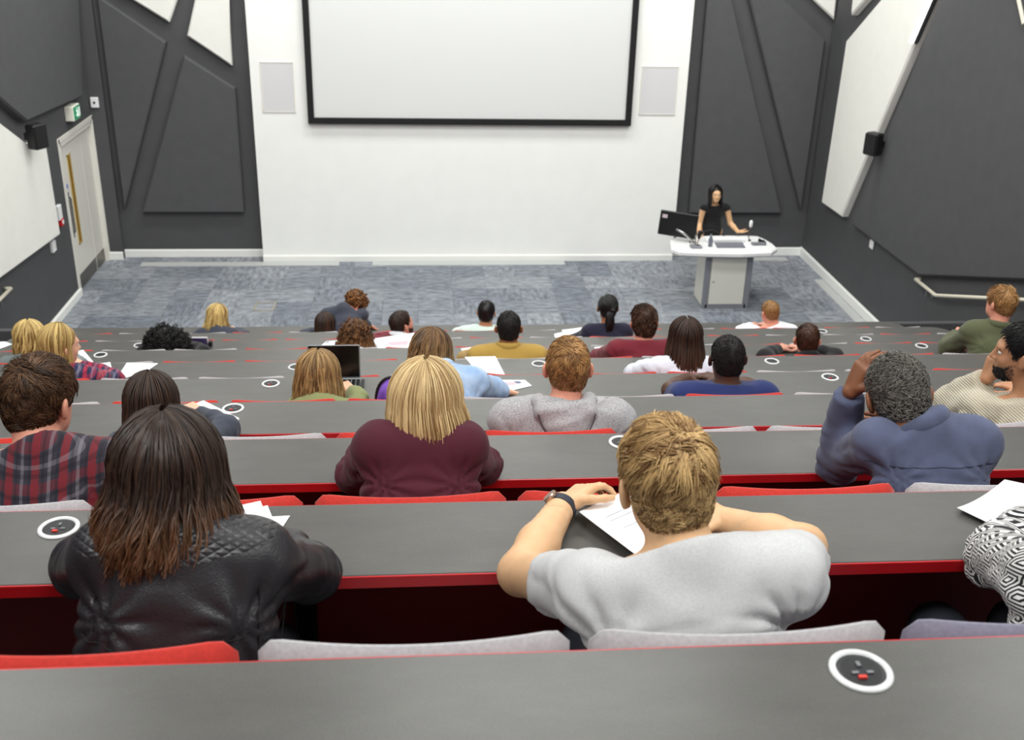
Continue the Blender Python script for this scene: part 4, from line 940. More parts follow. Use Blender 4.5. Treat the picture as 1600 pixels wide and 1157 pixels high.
def face_bits(I, brow=(40, 28, 22)):
    H, R = I['H'], I['R']; bm = mat('brow_%d' % brow[0], brow, .8)
    for sd in (-1, 1):
        vs, q = sdf_mesh([El(H+R@V(sd*.031, .077, .004), (.0125, .0125, .0085), R)], .0035); e = link('eye', raw_mesh('eye', vs, q), M_EYE, I['o'])
        vs, q = sdf_mesh([El(H+R@V(sd*.031, .0865, .004), (.0055, .004, .0055), R)], .0025); link('iris', raw_mesh('iris', vs, q), M_IRIS, e)
        vs, q = sdf_mesh([Cc(H+R@V(sd*.018, .0905, .021), H+R@V(sd*.046, .082, .022), .0034, .0026, .004)], .0025); link('eyebrow', raw_mesh('eyebrow', vs, q), bm, I['o'])
    vs, q = sdf_mesh([Cc(H+R@V(-.02, .0855, -.060), H+R@V(.02, .0855, -.060), .0045, .0045, .004), El(H+R@V(0, .0895, -.063), (.014, .005, .006), R, .004)], .003); link('lips', raw_mesh('lips', vs, q), M_LIP, I['o'])
def beard(I, hm, n=900, h=.006):
    H, R = I['H'], I['R']; T_ = lambda *p: H+R@V(*p)
    P = [El(T_(0, .03, -.036), (.057+h*.6, .062+h*.5, .076+h*.8), R, .02), El(T_(0, .06, -.083), (.028+h, .024+h, .022+h), R, .03), ('p', T_(0, .01, 0), R@nrm(V(0, -1, -.15))), ('p', T_(0, .06, -.045), R@nrm(V(0, .55, 1))), ('p', T_(0, .04, -.02), R@V(0, 0, 1))]
    vs, q = sdf_mesh(P, .005); nn = normals(vs, q); id_ = rng.integers(0, len(vs), n); p = vs[id_]; d = nn[id_]*.6+np.array([0, 0, -.8])+rng.normal(size=(n, 3))*.25
    t = np.linspace(0, 1, 4); Q = p[:, None, :]+d[:, None, :]*t[None, :, None]*.006; c = np.ones((len(vs), 4), np.float32); c[:, 0] = .3
    v_, f_, c_ = merge([(vs, q, c), tubes(Q, np.full((n, 4), .0012), rng.random(n))]); link('beard', raw_mesh('beard', v_, f_, tone=c_), hm, I['o'])
# ------------------------------------------------------------------ people
HM = dict(
    brunette=hair_mat('hair_brunette_ombre', (26, 17, 14), (66, 46, 36), (128, 86, 56), .42, .45, .6),
    sandy=hair_mat('hair_sandy_blond', (130, 96, 60), (230, 194, 136), None, .5, .3),
    brown=hair_mat('hair_brown', (44, 28, 18), (104, 74, 50)), blond=hair_mat('hair_blond', (150, 116, 72), (240, 214, 162), None, .45, .4),
    greycurl=hair_mat('hair_grey_curl', (34, 33, 32), (150, 146, 138), None, .6), darkbrown=hair_mat('hair_dark_brown', (28, 19, 15), (70, 48, 36), (98, 68, 48)),
    ginger=hair_mat('hair_light_brown', (112, 76, 42), (204, 158, 102)), black=hair_mat('hair_black', (10, 9, 9), (34, 31, 31), None, .45, .4),
    honey=hair_mat('hair_honey', (92, 66, 38), (186, 150, 98), (200, 166, 112)), ombre=hair_mat('hair_brown_blond_ends', (62, 42, 28), (140, 104, 66), (214, 178, 122), .45, .35, .25),
    yellow=hair_mat('hair_yellow_blond', (128, 96, 46), (226, 198, 130)), curlbrown=hair_mat('hair_curly_brown', (50, 30, 20), (118, 80, 48), (168, 120, 70)),
    buzz=hair_mat('hair_buzz_black', (14, 12, 12), (36, 31, 30), None, .7), chestnut=hair_mat('hair_chestnut', (40, 24, 18), (98, 64, 44)), rust=hair_mat('hair_rust_curls', (74, 46, 24), (168, 116, 66)))
PLAID = cloth_mat('plaid_red_navy', 'plaid', (50, 47, 58), (122, 32, 40), freq=15.0)
PLAID2 = cloth_mat('plaid_red_blue', 'plaid', (48, 46, 82), (180, 44, 66), freq=15.0)
QZ = 1.045
C = dict(leather=cloth_mat('black_leather', 'leather', (36, 34, 38), qz=QZ, bw=1.2, dist=.006, st=.5, sheen=0), white=cloth_mat('white_jersey', 'heather', (206, 206, 206), (192, 192, 194), bw=1.0),
         maroon=cloth_mat('maroon_fleece', 'plain', (80, 31, 44), sheen=.08), blue=cloth_mat('blue_chambray', 'denim', (78, 84, 108), (88, 95, 122), fs=700.0), grey=cloth_mat('grey_heather', 'heather', (186, 184, 186), (122, 120, 124)),
         knit=cloth_mat('beige_knit', 'knit', (205, 196, 176), (178, 168, 148), st=.6, dist=.004), olive=cloth_mat('olive_cotton', 'plain', (84, 88, 62)), denim=cloth_mat('pale_denim', 'denim', (140, 168, 206), (176, 198, 226)),
         navy=cloth_mat('navy_cotton', 'plain', (36, 48, 98)), mustard=cloth_mat('mustard_cotton', 'plain', (170, 138, 66)), lace=cloth_mat('white_lace', 'heather', (236, 238, 246), (196, 204, 224)),
         maroon2=cloth_mat('maroon_sweater', 'plain', (112, 34, 46)), mint=cloth_mat('mint_cotton', 'plain', (206, 226, 216)), whitec=cloth_mat('white_cotton', 'plain', (238, 240, 246)),
         blackc=cloth_mat('black_cotton', 'plain', (26, 26, 28)), nvdress=cloth_mat('navy_dress', 'plain', (34, 34, 54)), charcoal=cloth_mat('charcoal_shirt', 'plain', (62, 66, 78)), green=cloth_mat('olive_knit', 'plain', (132, 138, 92)),
         maze=cloth_mat('maze_print', 'maze', (232, 230, 228), (24, 24, 28)), teal=cloth_mat('grey_teal', 'plain', (120, 130, 130)))
GP = 'students seated in the lecture theatre'
G_ = dict(group=GP)
def watch(I):
    W_, E_ = I['W']['L'], I['E']['L']; a = nrm(W_-E_); c = W_-a*.012; z = a; x = nrm(np.cross(z, V(0, 0, 1))); y = np.cross(z, x); R = np.stack([x, y, z], 1)
    st = MB()
    prof = [(.0335, -.011), (.0365, -.010), (.0365, .010), (.0335, .011)]
    m_ = MB().lathe(prof, c, 32, sy=1.0, R=R); o = m_.build('watch_strap', mat('navy_strap', (34, 38, 54), .5), I['o'], smooth=False)
    d = nrm(V(-.75, -.25, .5)-a*(a@V(-.75, -.25, .5))); x2 = nrm(np.cross(d, a)); R2 = np.stack([x2, np.cross(d, x2), d], 1)
    MB().lathe([(.018, 0), (.0185, .006), (.017, .009)], c+d*.034, 28, R=R2).build('watch_case', mat('rose_metal', (206, 170, 150), .25, metal=.8), o)
# 1 leather jacket, desk 2
person('woman with long brown hair in a black quilted leather jacket, front left', 2, (262, 725, -.2), yaw=-4, pitch=16, neck=(276, 850, -.30), sw=.17, b=.98, tone='fair',
       hair=('long', dict(n=5200, L=.125, h=.019, part=.0, w1=.006, w2=.030, wave=.008, freq=6, rag=1.8, puff=.02, r=.0015, phimax=122, drape=(0, -.35, 0))), hmat=HM['brunette'], top=('jacket', C['leather'], 'jacket'), ease=.018, folds=.007,
       arms=dict(L=dict(S=(172, 872, -.28), E=(128, 885, -.02), W=(175, 850, .12)), R=dict(S=(405, 880, -.28), E=(486, 893, -.03), W=(395, 838, .16))), res=.012, seedv=3, seams=[[(x, -0.115+0*abs(x)/0.17) for x in np.linspace(-0.17, 0.17, 21)], [(0.0, z) for z in np.linspace(-.12, -.42, 16)], [(-.13+.0*z, z) for z in np.linspace(-.05, -.4, 14)], [(.15, z) for z in np.linspace(-.05, -.4, 14)]], seamcol=(16, 15, 17), hipx=on_y(292, 900, -14.3)[0], **G_)
# 2 white t-shirt, desk 2
person('man with tousled blond hair in a light grey-white T-shirt, wearing a watch', 2, (1043, 733, -.24), yaw=-8, pitch=14, roll=-3, neck=(1072, 870, -.33), sw=.2, b=1.08, tone='tan',
       hair=('short', dict(n=6500, h=.022, len=.034, mess=.6, lift=.28, taper=.3, r=.0015, bias=(-.1, 0, -.25), captone=.45)), hmat=HM['sandy'], top=('tee', C['white'], 't_shirt'), sleeve='short', ease=.012, folds=.007,
       arms=dict(L=dict(S=(925, 925, -.32), E=(813, 896, -.04), W=(879, 790, .20), d=(.62, .55, .12), n=(.35, -.3, -.9), curl=.62, thumb=.9),
                 R=dict(S=(1228, 900, -.33), E=(1256, 855, -.05), W=(1135, 815, .10), d=(-.8, .3, .35), n=(-.2, .3, -.8), curl=.6)), res=.011, handres=.0042, seedv=4, extra=watch, **G_)
# 3 plaid shirt, desk 3
person('man with short brown hair in a red and navy plaid shirt, at the left edge', 3, (60, 610, -.22), yaw=24, pitch=14, roll=2, neck=(62, 706, -.32), sw=.195, b=1.05, tone='pink',
       hair=('short', dict(n=6000, h=.022, len=.026, mess=.8, lift=.3, taper=.4, r=.0014)), hmat=HM['brown'], top=('shirt', PLAID, 'shirt'), ease=.018, arms=dict(R=dict(W=(150, 705, .1))), res=.012, seedv=5, **G_)
# 4 maroon hoodie, desk 3
person('woman with straight blond hair in a maroon hooded top, centre', 3, (665, 618, -.22), yaw=6, pitch=14, neck=(657, 700, -.32), sw=.165, b=.95, tone='fair',
       hair=('long', dict(n=4200, L=.155, h=.022, part=-.0, w1=.012, w2=.012, wave=.003, freq=5, rag=1.0, puff=.05, r=.0015, phimax=120, drape=(.12, -.25, 0))), hmat=HM['blond'], top=('hoodie', C['maroon'], 'hooded_top'), ease=.02, folds=.010,
       arms=dict(L=dict(S=(592, 700, -.3), E=(556, 742, -.03), W=(600, 720, .15)), R=dict(S=(722, 698, -.3), E=(752, 728, -.02), W=(715, 715, .16))), res=.012, seedv=6, collar=C['maroon'], **G_)
# 5 blue shirt, grey hair, desk 3
person('older man with grey curly hair in a blue shirt, hand on his head', 3, (1402, 604, -.2), yaw=8, pitch=30, roll=-10, neck=(1448, 676, -.31), sw=.185, b=1.05, tone='brown',
       hair=('short', dict(n=7500, h=.016, len=.013, mess=1.3, lift=.6, taper=.45, r=.0012, curl=.0022, captone=.25)), hmat=HM['greycurl'], top=('shirt', C['blue'], 'shirt'), ease=.018, folds=.006,
       arms=dict(L=dict(S=(1372, 694, -.3), E=(1308, 724, -.02), W=(1328, 612, -.10), d=(.32, .03, .9), n=(.8, .1, -.35), curl=.42, curls=(.6, .45, .4, .4), thumb=.1), R=dict(S=(1524, 694, -.3), E=(1500, 722, .02), W=(1385, 668, .06), d=(-.9, .1, .1), n=(-.2, -.8, -.3), curl=.9)),
       res=.012, handres=.005, seedv=7, seams=[[(x, -0.045-0.02*abs(x)/0.19) for x in np.linspace(-0.19, 0.19, 21)]], seamcol=(44, 48, 68), collar=C['blue'], **G_)
# 6 brown hair behind the leather jacket, desk 4
person('woman with long dark brown hair just behind the woman in leather', 4, (236, 622, -.15), yaw=-6, pitch=18, neck=(235, 690, -.27), sw=.16, b=.92, tone='fair',
       hair=('long', dict(n=2200, L=.17, h=.020, w1=.004, w2=.006, wave=.004, rag=1.2, puff=.03, r=.002, phimax=122)), hmat=HM['darkbrown'], top=('top', C['charcoal'], 'top'), arms=dict(L=dict(W=(188, 684, .06), E=(184, 700, -.1))), res=.014, seedv=8, near=.8, **G_)
# 7 grey hoodie, desk 4
person('man with short light brown hair in a grey marl hooded top', 4, (888, 565, -.24), yaw=2, pitch=8, neck=(880, 635, -.31), sw=.2, b=1.05, tone='pink',
       hair=('short', dict(n=4200, h=.016, len=.022, mess=.6, lift=.25, taper=.35, r=.0017)), hmat=HM['ginger'], top=('hoodie', C['grey'], 'hooded_top'), ease=.022, folds=.006,
       arms=dict(L=dict(E=(790, 658, -.04)), R=dict(E=(968, 655, -.04))), res=.013, seedv=9, near=.85, hood=(.095, .15, .045), **G_)
# 8 beige sweater, desk 4
def beard_black(I): beard(I, HM['black'], 1400, .005)
person('bearded man in a beige knitted sweater resting his chin on his fist, right edge', 4, (1604, 541, -.22), yaw=-62, pitch=4, roll=0, neck=(1612, 622, -.26), sw=.19, b=1.02, tone='olive',
       hair=('short', dict(n=3000, h=.018, len=.018, mess=.3, lift=.4, taper=.4, r=.0017)), hmat=HM['black'], top=('sweater', C['knit'], 'sweater'), ease=.02, folds=.008,
       arms=dict(L=dict(S=(1528, 640, -.24), E=(1482, 628, .05), W=(1541, 592, -.14), d=(.25, .1, .9), n=(.8, .15, -.1), curl=1.2), R=dict(E=(1660, 640, 0.), W=(1600, 612, .16))), res=.013, handres=.006, seedv=10, near=.85, face=True, extra=beard_black, **G_)
# 9 laptop user, desk 5
person('woman with long honey blond hair typing on a laptop', 5, (497, 580, -.12), yaw=4, pitch=16, neck=(497, 632, -.24), sw=.16, b=.92, tone='fair',
       hair=('long', dict(n=1900, L=.15, h=.022, w1=.012, w2=.018, wave=.006, freq=9, puff=.05, r=.0024, phimax=120)), hmat=HM['honey'], top=('top', C['green'], 'top'), arms=dict(L=dict(E=(466, 634, -.05), W=(482, 628, .04)), R=dict(E=(560, 625, -.05), W=(548, 610, .05))), res=.015, seedv=11, near=.75, **G_)
# 10 denim, desk 5
person('woman with brown and blond hair in a pale denim jacket', 5, (674, 545, -.1), yaw=12, pitch=22, roll=4, neck=(690, 588, -.24), sw=.165, b=.95, tone='fair',
       hair=('long', dict(n=1700, L=.10, h=.020, part=-.03, w1=.004, w2=.012, wave=.008, puff=.04, r=.0024, phimax=120)), hmat=HM['ombre'], top=('jacket', C['denim'], 'jacket'), ease=.018,
       arms=dict(L=dict(E=(628, 612, -.1)), R=dict(S=(742, 598, -.22), E=(762, 606, .0), W=(793, 612, .06))), res=.015, seedv=12, seams=[[(x, -0.09+0*abs(x)/0.16) for x in np.linspace(-0.16, 0.16, 21)], [(-.06, z) for z in np.linspace(-.09, -.3, 10)], [(.06, z) for z in np.linspace(-.09, -.3, 10)]], seamcol=(98, 120, 156), near=.75, collar=C['denim'], **G_)
# 11 navy t-shirt, desk 5
person('man with cropped black hair in a navy T-shirt', 5, (1138, 553, -.24), yaw=0, pitch=2, neck=(1135, 605, -.28), sw=.2, b=1.06, tone='dark',
       hair=('short', dict(n=1500, h=.007, len=.008, mess=.9, lift=.6, taper=.6, r=.0018, captone=.3)), hmat=HM['buzz'], top=('tee', C['navy'], 't_shirt'), sleeve='short', ease=.014, arms=dict(L=dict(E=(1048, 610, -.05))), res=.014, seedv=13, near=.75, **G_)
# 12 ponytail blond plaid, desk 6
person('woman with half tied blond hair in a plaid shirt, in profile at far left', 6, (92, 532, -.2), yaw=48, pitch=10, neck=(92, 578, -.26), sw=.16, b=.9, tone='fair',
       hair=('long', dict(n=1300, L=.12, h=.016, w1=-.006, w2=.0, wave=.003, puff=.0, r=.0028, phimax=104, tp=.2)), hmat=HM['yellow'], top=('shirt', PLAID2, 'shirt'), arms=dict(R=dict(W=(124, 568, .05))), res=.017, seedv=14, near=.6, face=True, **G_)
# 13 blond at desk 7
person('woman with wavy blond hair partly hidden at the far left', 7, (46, 524, -.18), yaw=-14, pitch=14, neck=(47, 560, -.26), sw=.16, b=.9, tone='fair', hair=('long', dict(n=900, L=.15, h=.02, wave=.009, w1=.006, w2=.004, r=.003)), hmat=HM['yellow'], top=('top', C['teal'], 'top'), res=.02, seedv=15, near=.5, **G_)
# 14 black curly, desk 8
person('woman with big curly black hair', 8, (262, 528, -.12), yaw=6, pitch=14, neck=(262, 560, -.24), sw=.155, b=.9, tone='mid', hair=('coil', dict(n=1500, vol=(.165, .13, .15), volc=(0, -.03, -.015), len=.05, curl=.011, r=.0035, bottom=-.95, turns=2.5)), hmat=HM['black'], top=('top', C['blackc'], 'top'), res=.02, seedv=16, near=.6, **G_)
# 15 long blond at the front, desk 10
person('woman with long golden hair in the frontmost row, left', 10, (340, 491, -.18), yaw=16, pitch=14, neck=(338, 515, -.27), sw=.155, b=.9, tone='fair', hair=('long', dict(n=700, L=.22, h=.016, w1=.01, w2=.035, wave=.008, r=.004, drape=(-.1, -.2, 0))), hmat=HM['yellow'], top=('top', C['charcoal'], 'top'), res=.022, seedv=17, near=.5, **G_)
# 16 leaning man, desk 10
person('man with curly light brown hair leaning over sideways in a dark grey shirt', 10, (556, 471, .02), yaw=62, pitch=38, roll=8, neck=(537, 484, -.1), sw=.17, b=1.0, tone='pink', hair=('coil', dict(n=500, vol=(.105, .115, .09), volc=(0, -.01, .05), len=.03, curl=.008, r=.004, bottom=-.4, front=.8)), hmat=HM['rust'], top=('shirt', C['charcoal'], 'shirt'),
       arms=dict(R=dict(E=(560, 500, .12), W=(580, 510, .18)), L=dict(E=(508, 508, .0))), res=.02, seedv=18, near=.6, hipx=on_y(556, 510, -6.6)[0], face=True, **G_)
# 17 dark hair, desk 10
person('woman with smooth dark brown hair beside the leaning man', 10, (508, 504, -.24), yaw=8, pitch=16, neck=(508, 530, -.34), sw=.155, b=.9, tone='fair', hair=('long', dict(n=700, L=.16, h=.018, wave=.002, w1=.004, w2=.0, r=.004)), hmat=HM['darkbrown'], top=('top', C['charcoal'], 'top'), res=.022, seedv=19, near=.5, **G_)
# 18 curly brown, desk 8
person('woman with curly brown hair with caramel ends', 8, (556, 520, -.12), yaw=22, pitch=18, roll=-8, neck=(552, 550, -.24), sw=.155, b=.9, tone='tan', hair=('curlylong', dict(n=900, nc=500, L=.12, h=.022, w1=.03, w2=.045, wave=.016, freq=12, r=.0032, vol=(.12, .125, .12), len=.05, curl=.009)), hmat=HM['curlbrown'], top=('top', C['whitec'], 'top'), res=.02, seedv=20, near=.6, **G_)
# 19 bearded profile, desk 9
def beard_brown(I): beard(I, HM['darkbrown'], 500, .007)
person('bearded man in profile looking right, maroon sweater over a white collar', 9, (625, 502, -.22), yaw=58, pitch=-8, roll=0, neck=(622, 529, -.26), sw=.18, b=1.0, tone='pink', hair=('short', dict(n=1100, h=.010, len=.018, mess=.4, lift=.3, taper=.4, r=.0024)), hmat=HM['darkbrown'], top=('sweater', C['maroon2'], 'sweater'), res=.019, seedv=21, near=.6, face=True, extra=beard_brown, collar=C['whitec'], **G_)
# 20 dark hair mint shirt, desk 10
person('man with short black hair in a mint shirt in the frontmost row', 10, (760, 485, -.24), yaw=14, pitch=6, neck=(758, 512, -.28), sw=.19, b=1.0, tone='olive', hair=('short', dict(n=900, h=.014, len=.02, mess=.3, lift=.3, taper=.4, r=.0026)), hmat=HM['black'], top=('shirt', C['mint'], 'shirt'), res=.02, seedv=22, near=.6, **G_)
# 21 mustard, desk 7
person('man with cropped black hair in a mustard jacket', 7, (795, 507, -.26), yaw=3, pitch=4, neck=(794, 546, -.30), sw=.2, b=1.05, tone='mid', hair=('short', dict(n=1100, h=.008, len=.008, mess=.8, lift=.5, taper=.6, r=.0022)), hmat=HM['buzz'], top=('jacket', C['mustard'], 'jacket'), ease=.02, res=.017, seedv=23, near=.65, collar=C['mustard'], **G_)
# 22 ponytail navy dress, desk 9
person('woman with black hair in a ponytail and a navy dress', 9, (950, 477, -.28), yaw=0, pitch=6, neck=(950, 509, -.34), sw=.165, b=.92, tone='mid', hair=('pony', dict(n=420, L=.22, w=.035, tie=(0, -.112, .0), out=(0, -.03, 0), r=.004)), hmat=HM['black'], top=('dress', C['nvdress'], 'dress_top'), sleeve='elbow', ease=.012, res=.02, seedv=24, near=.6, **G_)
# 23 maroon sweater, desk 7
person('man with curly dark brown hair in a maroon sweater', 7, (1007, 499, -.26), yaw=4, pitch=6, neck=(1006, 536, -.31), sw=.185, b=1.0, tone='pink', hair=('short', dict(n=1800, h=.026, len=.022, mess=1.2, lift=.5, taper=.45, r=.0026, curl=.005)), hmat=HM['chestnut'], top=('sweater', C['maroon2'], 'sweater'), ease=.018, res=.017, seedv=25, near=.65, **G_)
# 24 lace, desk 6
person('woman with very long straight brown hair in a white lace top', 6, (1072, 522, -.26), yaw=0, pitch=4, neck=(1072, 562, -.32), sw=.17, b=.92, tone='fair', hair=('long', dict(n=1800, L=.33, h=.018, w1=.02, w2=.012, wave=.003, rag=.8, r=.0026, puff=.0, phimax=112, drape=(0, -.22, 0))), hmat=HM['darkbrown'], top=('top', C['lace'], 'lace_top'), res=.017, seedv=26, near=.65, **G_)
# 25 blond man white shirt, desk 10
person('man with fair cropped hair in a white shirt in the frontmost row, right', 10, (1204, 484, -.22), yaw=-18, pitch=10, neck=(1210, 510, -.27), sw=.19, b=1.0, tone='pink', hair=('short', dict(n=900, h=.008, len=.012, mess=.4, lift=.3, taper=.5, r=.0024)), hmat=HM['ginger'], top=('shirt', C['whitec'], 'shirt'), res=.02, seedv=27, near=.6, **G_)
# 26 dark hair, desk 7
person('man with short dark brown hair and a black collar', 7, (1262, 526, -.12), yaw=10, pitch=8, neck=(1262, 562, -.19), sw=.185, b=1.0, tone='pink', hair=('short', dict(n=1300, h=.012, len=.018, mess=.5, lift=.4, taper=.35, r=.0022)), hmat=HM['chestnut'], top=('shirt', C['blackc'], 'shirt'), res=.018, seedv=28, near=.65, collar=C['blackc'], **G_)
# 27 olive jacket, desk 7
person('man with light brown hair in an olive jacket at the far right', 7, (1566, 468, -.26), yaw=-24, pitch=4, neck=(1558, 512, -.30), sw=.21, b=1.08, tone='pink', hair=('short', dict(n=1600, h=.018, len=.032, mess=.4, lift=.5, taper=.35, r=.0024)), hmat=HM['ginger'], top=('jacket', C['olive'], 'jacket'), ease=.024,
       arms=dict(L=dict(S=(1520, 520, -.26), E=(1482, 545, -.04), W=(1496, 522, .14)), R=dict(E=(1640, 548, -.05))), res=.017, seedv=29, near=.65, collar=C['olive'], **G_)
# 28 maze print, desk 2, mostly outside the frame
person('person in a black and white maze print top, cut off by the right edge', 2, (1735, 745, -.2), yaw=-6, pitch=14, neck=(1728, 870, -.3), sw=.175, b=.98, tone='mid', hair=('short', dict(n=1200, h=.012, len=.02, mess=.6, lift=.4, taper=.5, r=.002)), hmat=HM['black'], top=('top', C['maze'], 'top'), ease=.024, folds=.008,
       arms=dict(L=dict(S=(1630, 905, -.28), E=(1556, 868, -.03), W=(1665, 800, .1)), R=dict(S=(1850, 900, -.28), W=(1830, 815, .1))), res=.013, seedv=30, near=.8, **G_)

# ------------------------------------------------------------------ lectern, lecturer and her things
ZT = .9
lec = empty('lectern', (4.29, -1.84, 0), 'white and grey lectern with a curved white worktop at the front right', 'lectern')
def lb(name, c, d, mm, bev=.004, par=None): return MB().box(c, d, bev=bev).build(name, mm, par or lec)
cab = lb('cabinet_body', (0, 0, .44), (.66, .5, .86), M_LAM, .01)
for sx_ in (-1, 1): lb('corner_post', (sx_*.30, -.245, .44), (.085, .05, .88), M_GREYTRIM, .012)
lb('front_rail', (0, -.25, .845), (.56, .03, .07), M_GREYTRIM); lb('plinth', (0, -.25, .035), (.6, .04, .07), M_GREYTRIM)
dd = lb('cabinet_door', (.0, -.262, .44), (.5, .02, .74), M_LAM, .004); MB().lathe([(.009, 0), (.009, .012)], (-.21, -.274, .42), 12, R=np.array([[1, 0, 0], [0, 0, -1], [0, 1, 0]], float)).build('lock', M_METAL, dd)
# worktop with rounded wings, matching the real outline on its plane
out = [on_z(x, y, ZT)-V(4.29, -1.84, 0) for x, y in ((1047, 374), (1049, 388), (1062, 393), (1100, 395), (1160, 396), (1206, 394), (1215, 388), (1208, 381), (1196, 374), (1184, 369), (1164, 368), (1120, 369), (1080, 369), (1058, 370))]
out = [V(p[0], p[1], .845) for p in out]
MB().prism(out, V(0, 0, .055), bev=.015).build('worktop', M_GLOSSW, lec)
MB().prism([V(p[0]*.82+.0, p[1]*.75-.02, .80) for p in out], V(0, 0, .045)).build('worktop_underside', M_GLOSSW, lec)
kb = MB().prism([V(-.19, -.22, .90), V(.22, -.22, .90), V(.24, .0, .90), V(-.17, .0, .90)], V(0, 0, .012), bev=.003).build('control_panel', mat('panel_grey', (112, 112, 122), .45), lec)
MB().box((.02, .07, .935), (.62, .12, .07), bev=.02).build('rear_shelf', M_GLOSSW, lec)
rt = MB().prism([V(.26, -.26, .90), V(.58, -.24, .90), V(.55, -.02, .90), V(.28, .0, .90)], V(0, 0, .03), bev=.008); rt.build('right_equipment_tray', M_GLOSSW, lec)
MB().box((.42, -.16, .945), (.2, .1, .02), bev=.004).build('keypad', mat('keypad_grey', (120, 122, 128), .4), lec)
o = empty('desk_telephone', (4.29+.50, -1.84-.06, .93), 'dark telephone on the right end of the lectern', 'telephone'); MB().box((0, 0, .012), (.09, .12, .024), bev=.006).build('phone_base', M_BLACK, o); MB().tube([(-.03, -.05, .035), (-.03, 0, .045), (-.03, .05, .035)], .013, 8).build('handset', M_STEELB, o)
# monitor
p = [on_y(x, y, -1.72) for x, y in ((1028, 328), (1031, 364), (1091, 341), (1087, 370))]
mc = sum(p)/4; mo = empty('computer_monitor', (mc[0]+.05, -1.80, .9), 'black widescreen monitor on an arm, seen from behind, left end of the lectern', 'monitor')
Rm = Rot(0, 0, 4)@Rot(18, 0, 0)@np.diag([1, 1, 1]); mz = mc[2]-.9; mh = p[0][2]-p[1][2]; mw = .54
MB().box((-.05, .07, mz), (mw, .035, mh+.02), R=Rm, bev=.012).build('monitor_back', M_BLACK, mo)
MB().box(V(-.05, .07, mz)+Rm@V(0, .02, 0), (mw-.03, .006, mh-.02), R=Rm).build('screen_glass', mat('screen_dark', (30, 34, 44), .1), mo)
MB().box(V(-.05, .07, mz)+Rm@V(-.2, -.02, .1), (.07, .006, .05), R=Rm).build('sticker', mat('sticker_pale', (206, 190, 196), .5), mo)
MB().tube([V(-.05, .05, mz)+Rm@V(-.02, -.03, -.06), V(.02, -.02, mz-.1), V(.14, -.03, .05), V(.16, -.03, .0)], .02, 8).build('monitor_arm', M_METAL, mo, smooth=True)
MB().lathe([(.06, 0), (.06, .012), (.05, .018)], (.16, -.03, 0), 20).build('arm_base', M_METAL, mo)
def mic(x, y, h, lab, head=M_GLOSSW):
    o = empty('gooseneck_microphone', (x, y, ZT+.0), lab, 'microphone')
    MB().lathe([(.035, 0), (.035, .02), (.012, .03)], (0, 0, 0), 18).build('microphone_base', M_BLACK, o)
    MB().tube([(0, 0, .02), (.0, 0, h*.6), (.01, 0, h)], .006, 8).build('gooseneck', mat('neck_bronze', (96, 74, 58), .4, metal=.5), o, smooth=True)
    MB().lathe([(.006, h-.02), (.022, h+.0), (.026, h+.04), (.022, h+.075), (.008, h+.09)], (.01, 0, 0), 16).build('microphone_head', head, o, smooth=True)
p = on_z(1169, 373, .93); mic(p[0], p[1]-.02, .22, 'gooseneck microphone with a white head on the right of the lectern')
p = on_z(1090, 384, .93); mic(p[0], p[1], .14, 'short dark microphone on the left of the lectern', M_BLACK)
dc = empty('document_camera', (3.80, -2.03, ZT), 'small dark document camera with an arm on the left wing of the lectern', 'camera')
MB().box((0, 0, .015), (.16, .12, .03), bev=.008).build('camera_base', M_GREYTRIM, dc); MB().tube([(0, .02, .03), (-.01, .03, .16), (.04, -.0, .23)], .010, 8).build('camera_arm', M_METAL, dc); MB().box((.05, -.01, .225), (.07, .05, .05), bev=.01).build('camera_head', M_BLACK, dc)
cb = empty('cable', (4.0, -1.72, .93), 'black cable looping behind the lectern microphone', 'cable'); MB().tube([V(-.10, 0, .02), V(-.02, .03, .1), V(.12, .05, .12), V(.28, .04, .04), V(.33, 0, .0)], .007, 6).build('cord', M_BLACK, cb, smooth=True)
bt = empty('bottle', (4.02, -1.98, ZT+.0), 'small grey bottle standing by the monitor arm', 'bottle'); MB().lathe([(.03, 0), (.032, .1), (.014, .15), (.014, .18)], (0, 0, 0), 18).build('bottle_body', mat('bottle_grey', (110, 116, 128), .2), bt, smooth=True)
# lecturer facing the audience
LY = -1.32
lw_ = lambda x, y, d=0: on_y(x, y, LY+d)
person('woman lecturer with long black hair in a sleeveless black dress behind the lectern', 0, lw_(1118, 300), yaw=178, pitch=-2, neck=lw_(1115, 322, .05), sw=.15, b=.88, tone='tan',
       hair=('long', dict(n=1100, L=.17, h=.020, part=.0, w1=.0, w2=.004, wave=.003, r=.003, puff=.0, phimax=130, drape=(0, -.25, 0))), hmat=HM['black'], top=('dress', C['blackc'], 'dress'), sleeve='none', ease=.008, folds=.003,
       arms=dict(L=dict(S=lw_(1099, 325), E=lw_(1093, 350, .02), W=lw_(1092, 368, -.2), d=(0, -.7, -.3)), R=dict(S=lw_(1136, 325), E=lw_(1141, 349, .0), W=lw_(1153, 362, -.22), d=(.6, -.6, .12), n=(.1, -.15, 1), curl=.15, spread=.5)),
       stand=dict(fz=0.0, dir=-1), res=.014, near=.75, handres=.0055, face=True, seedv=40)

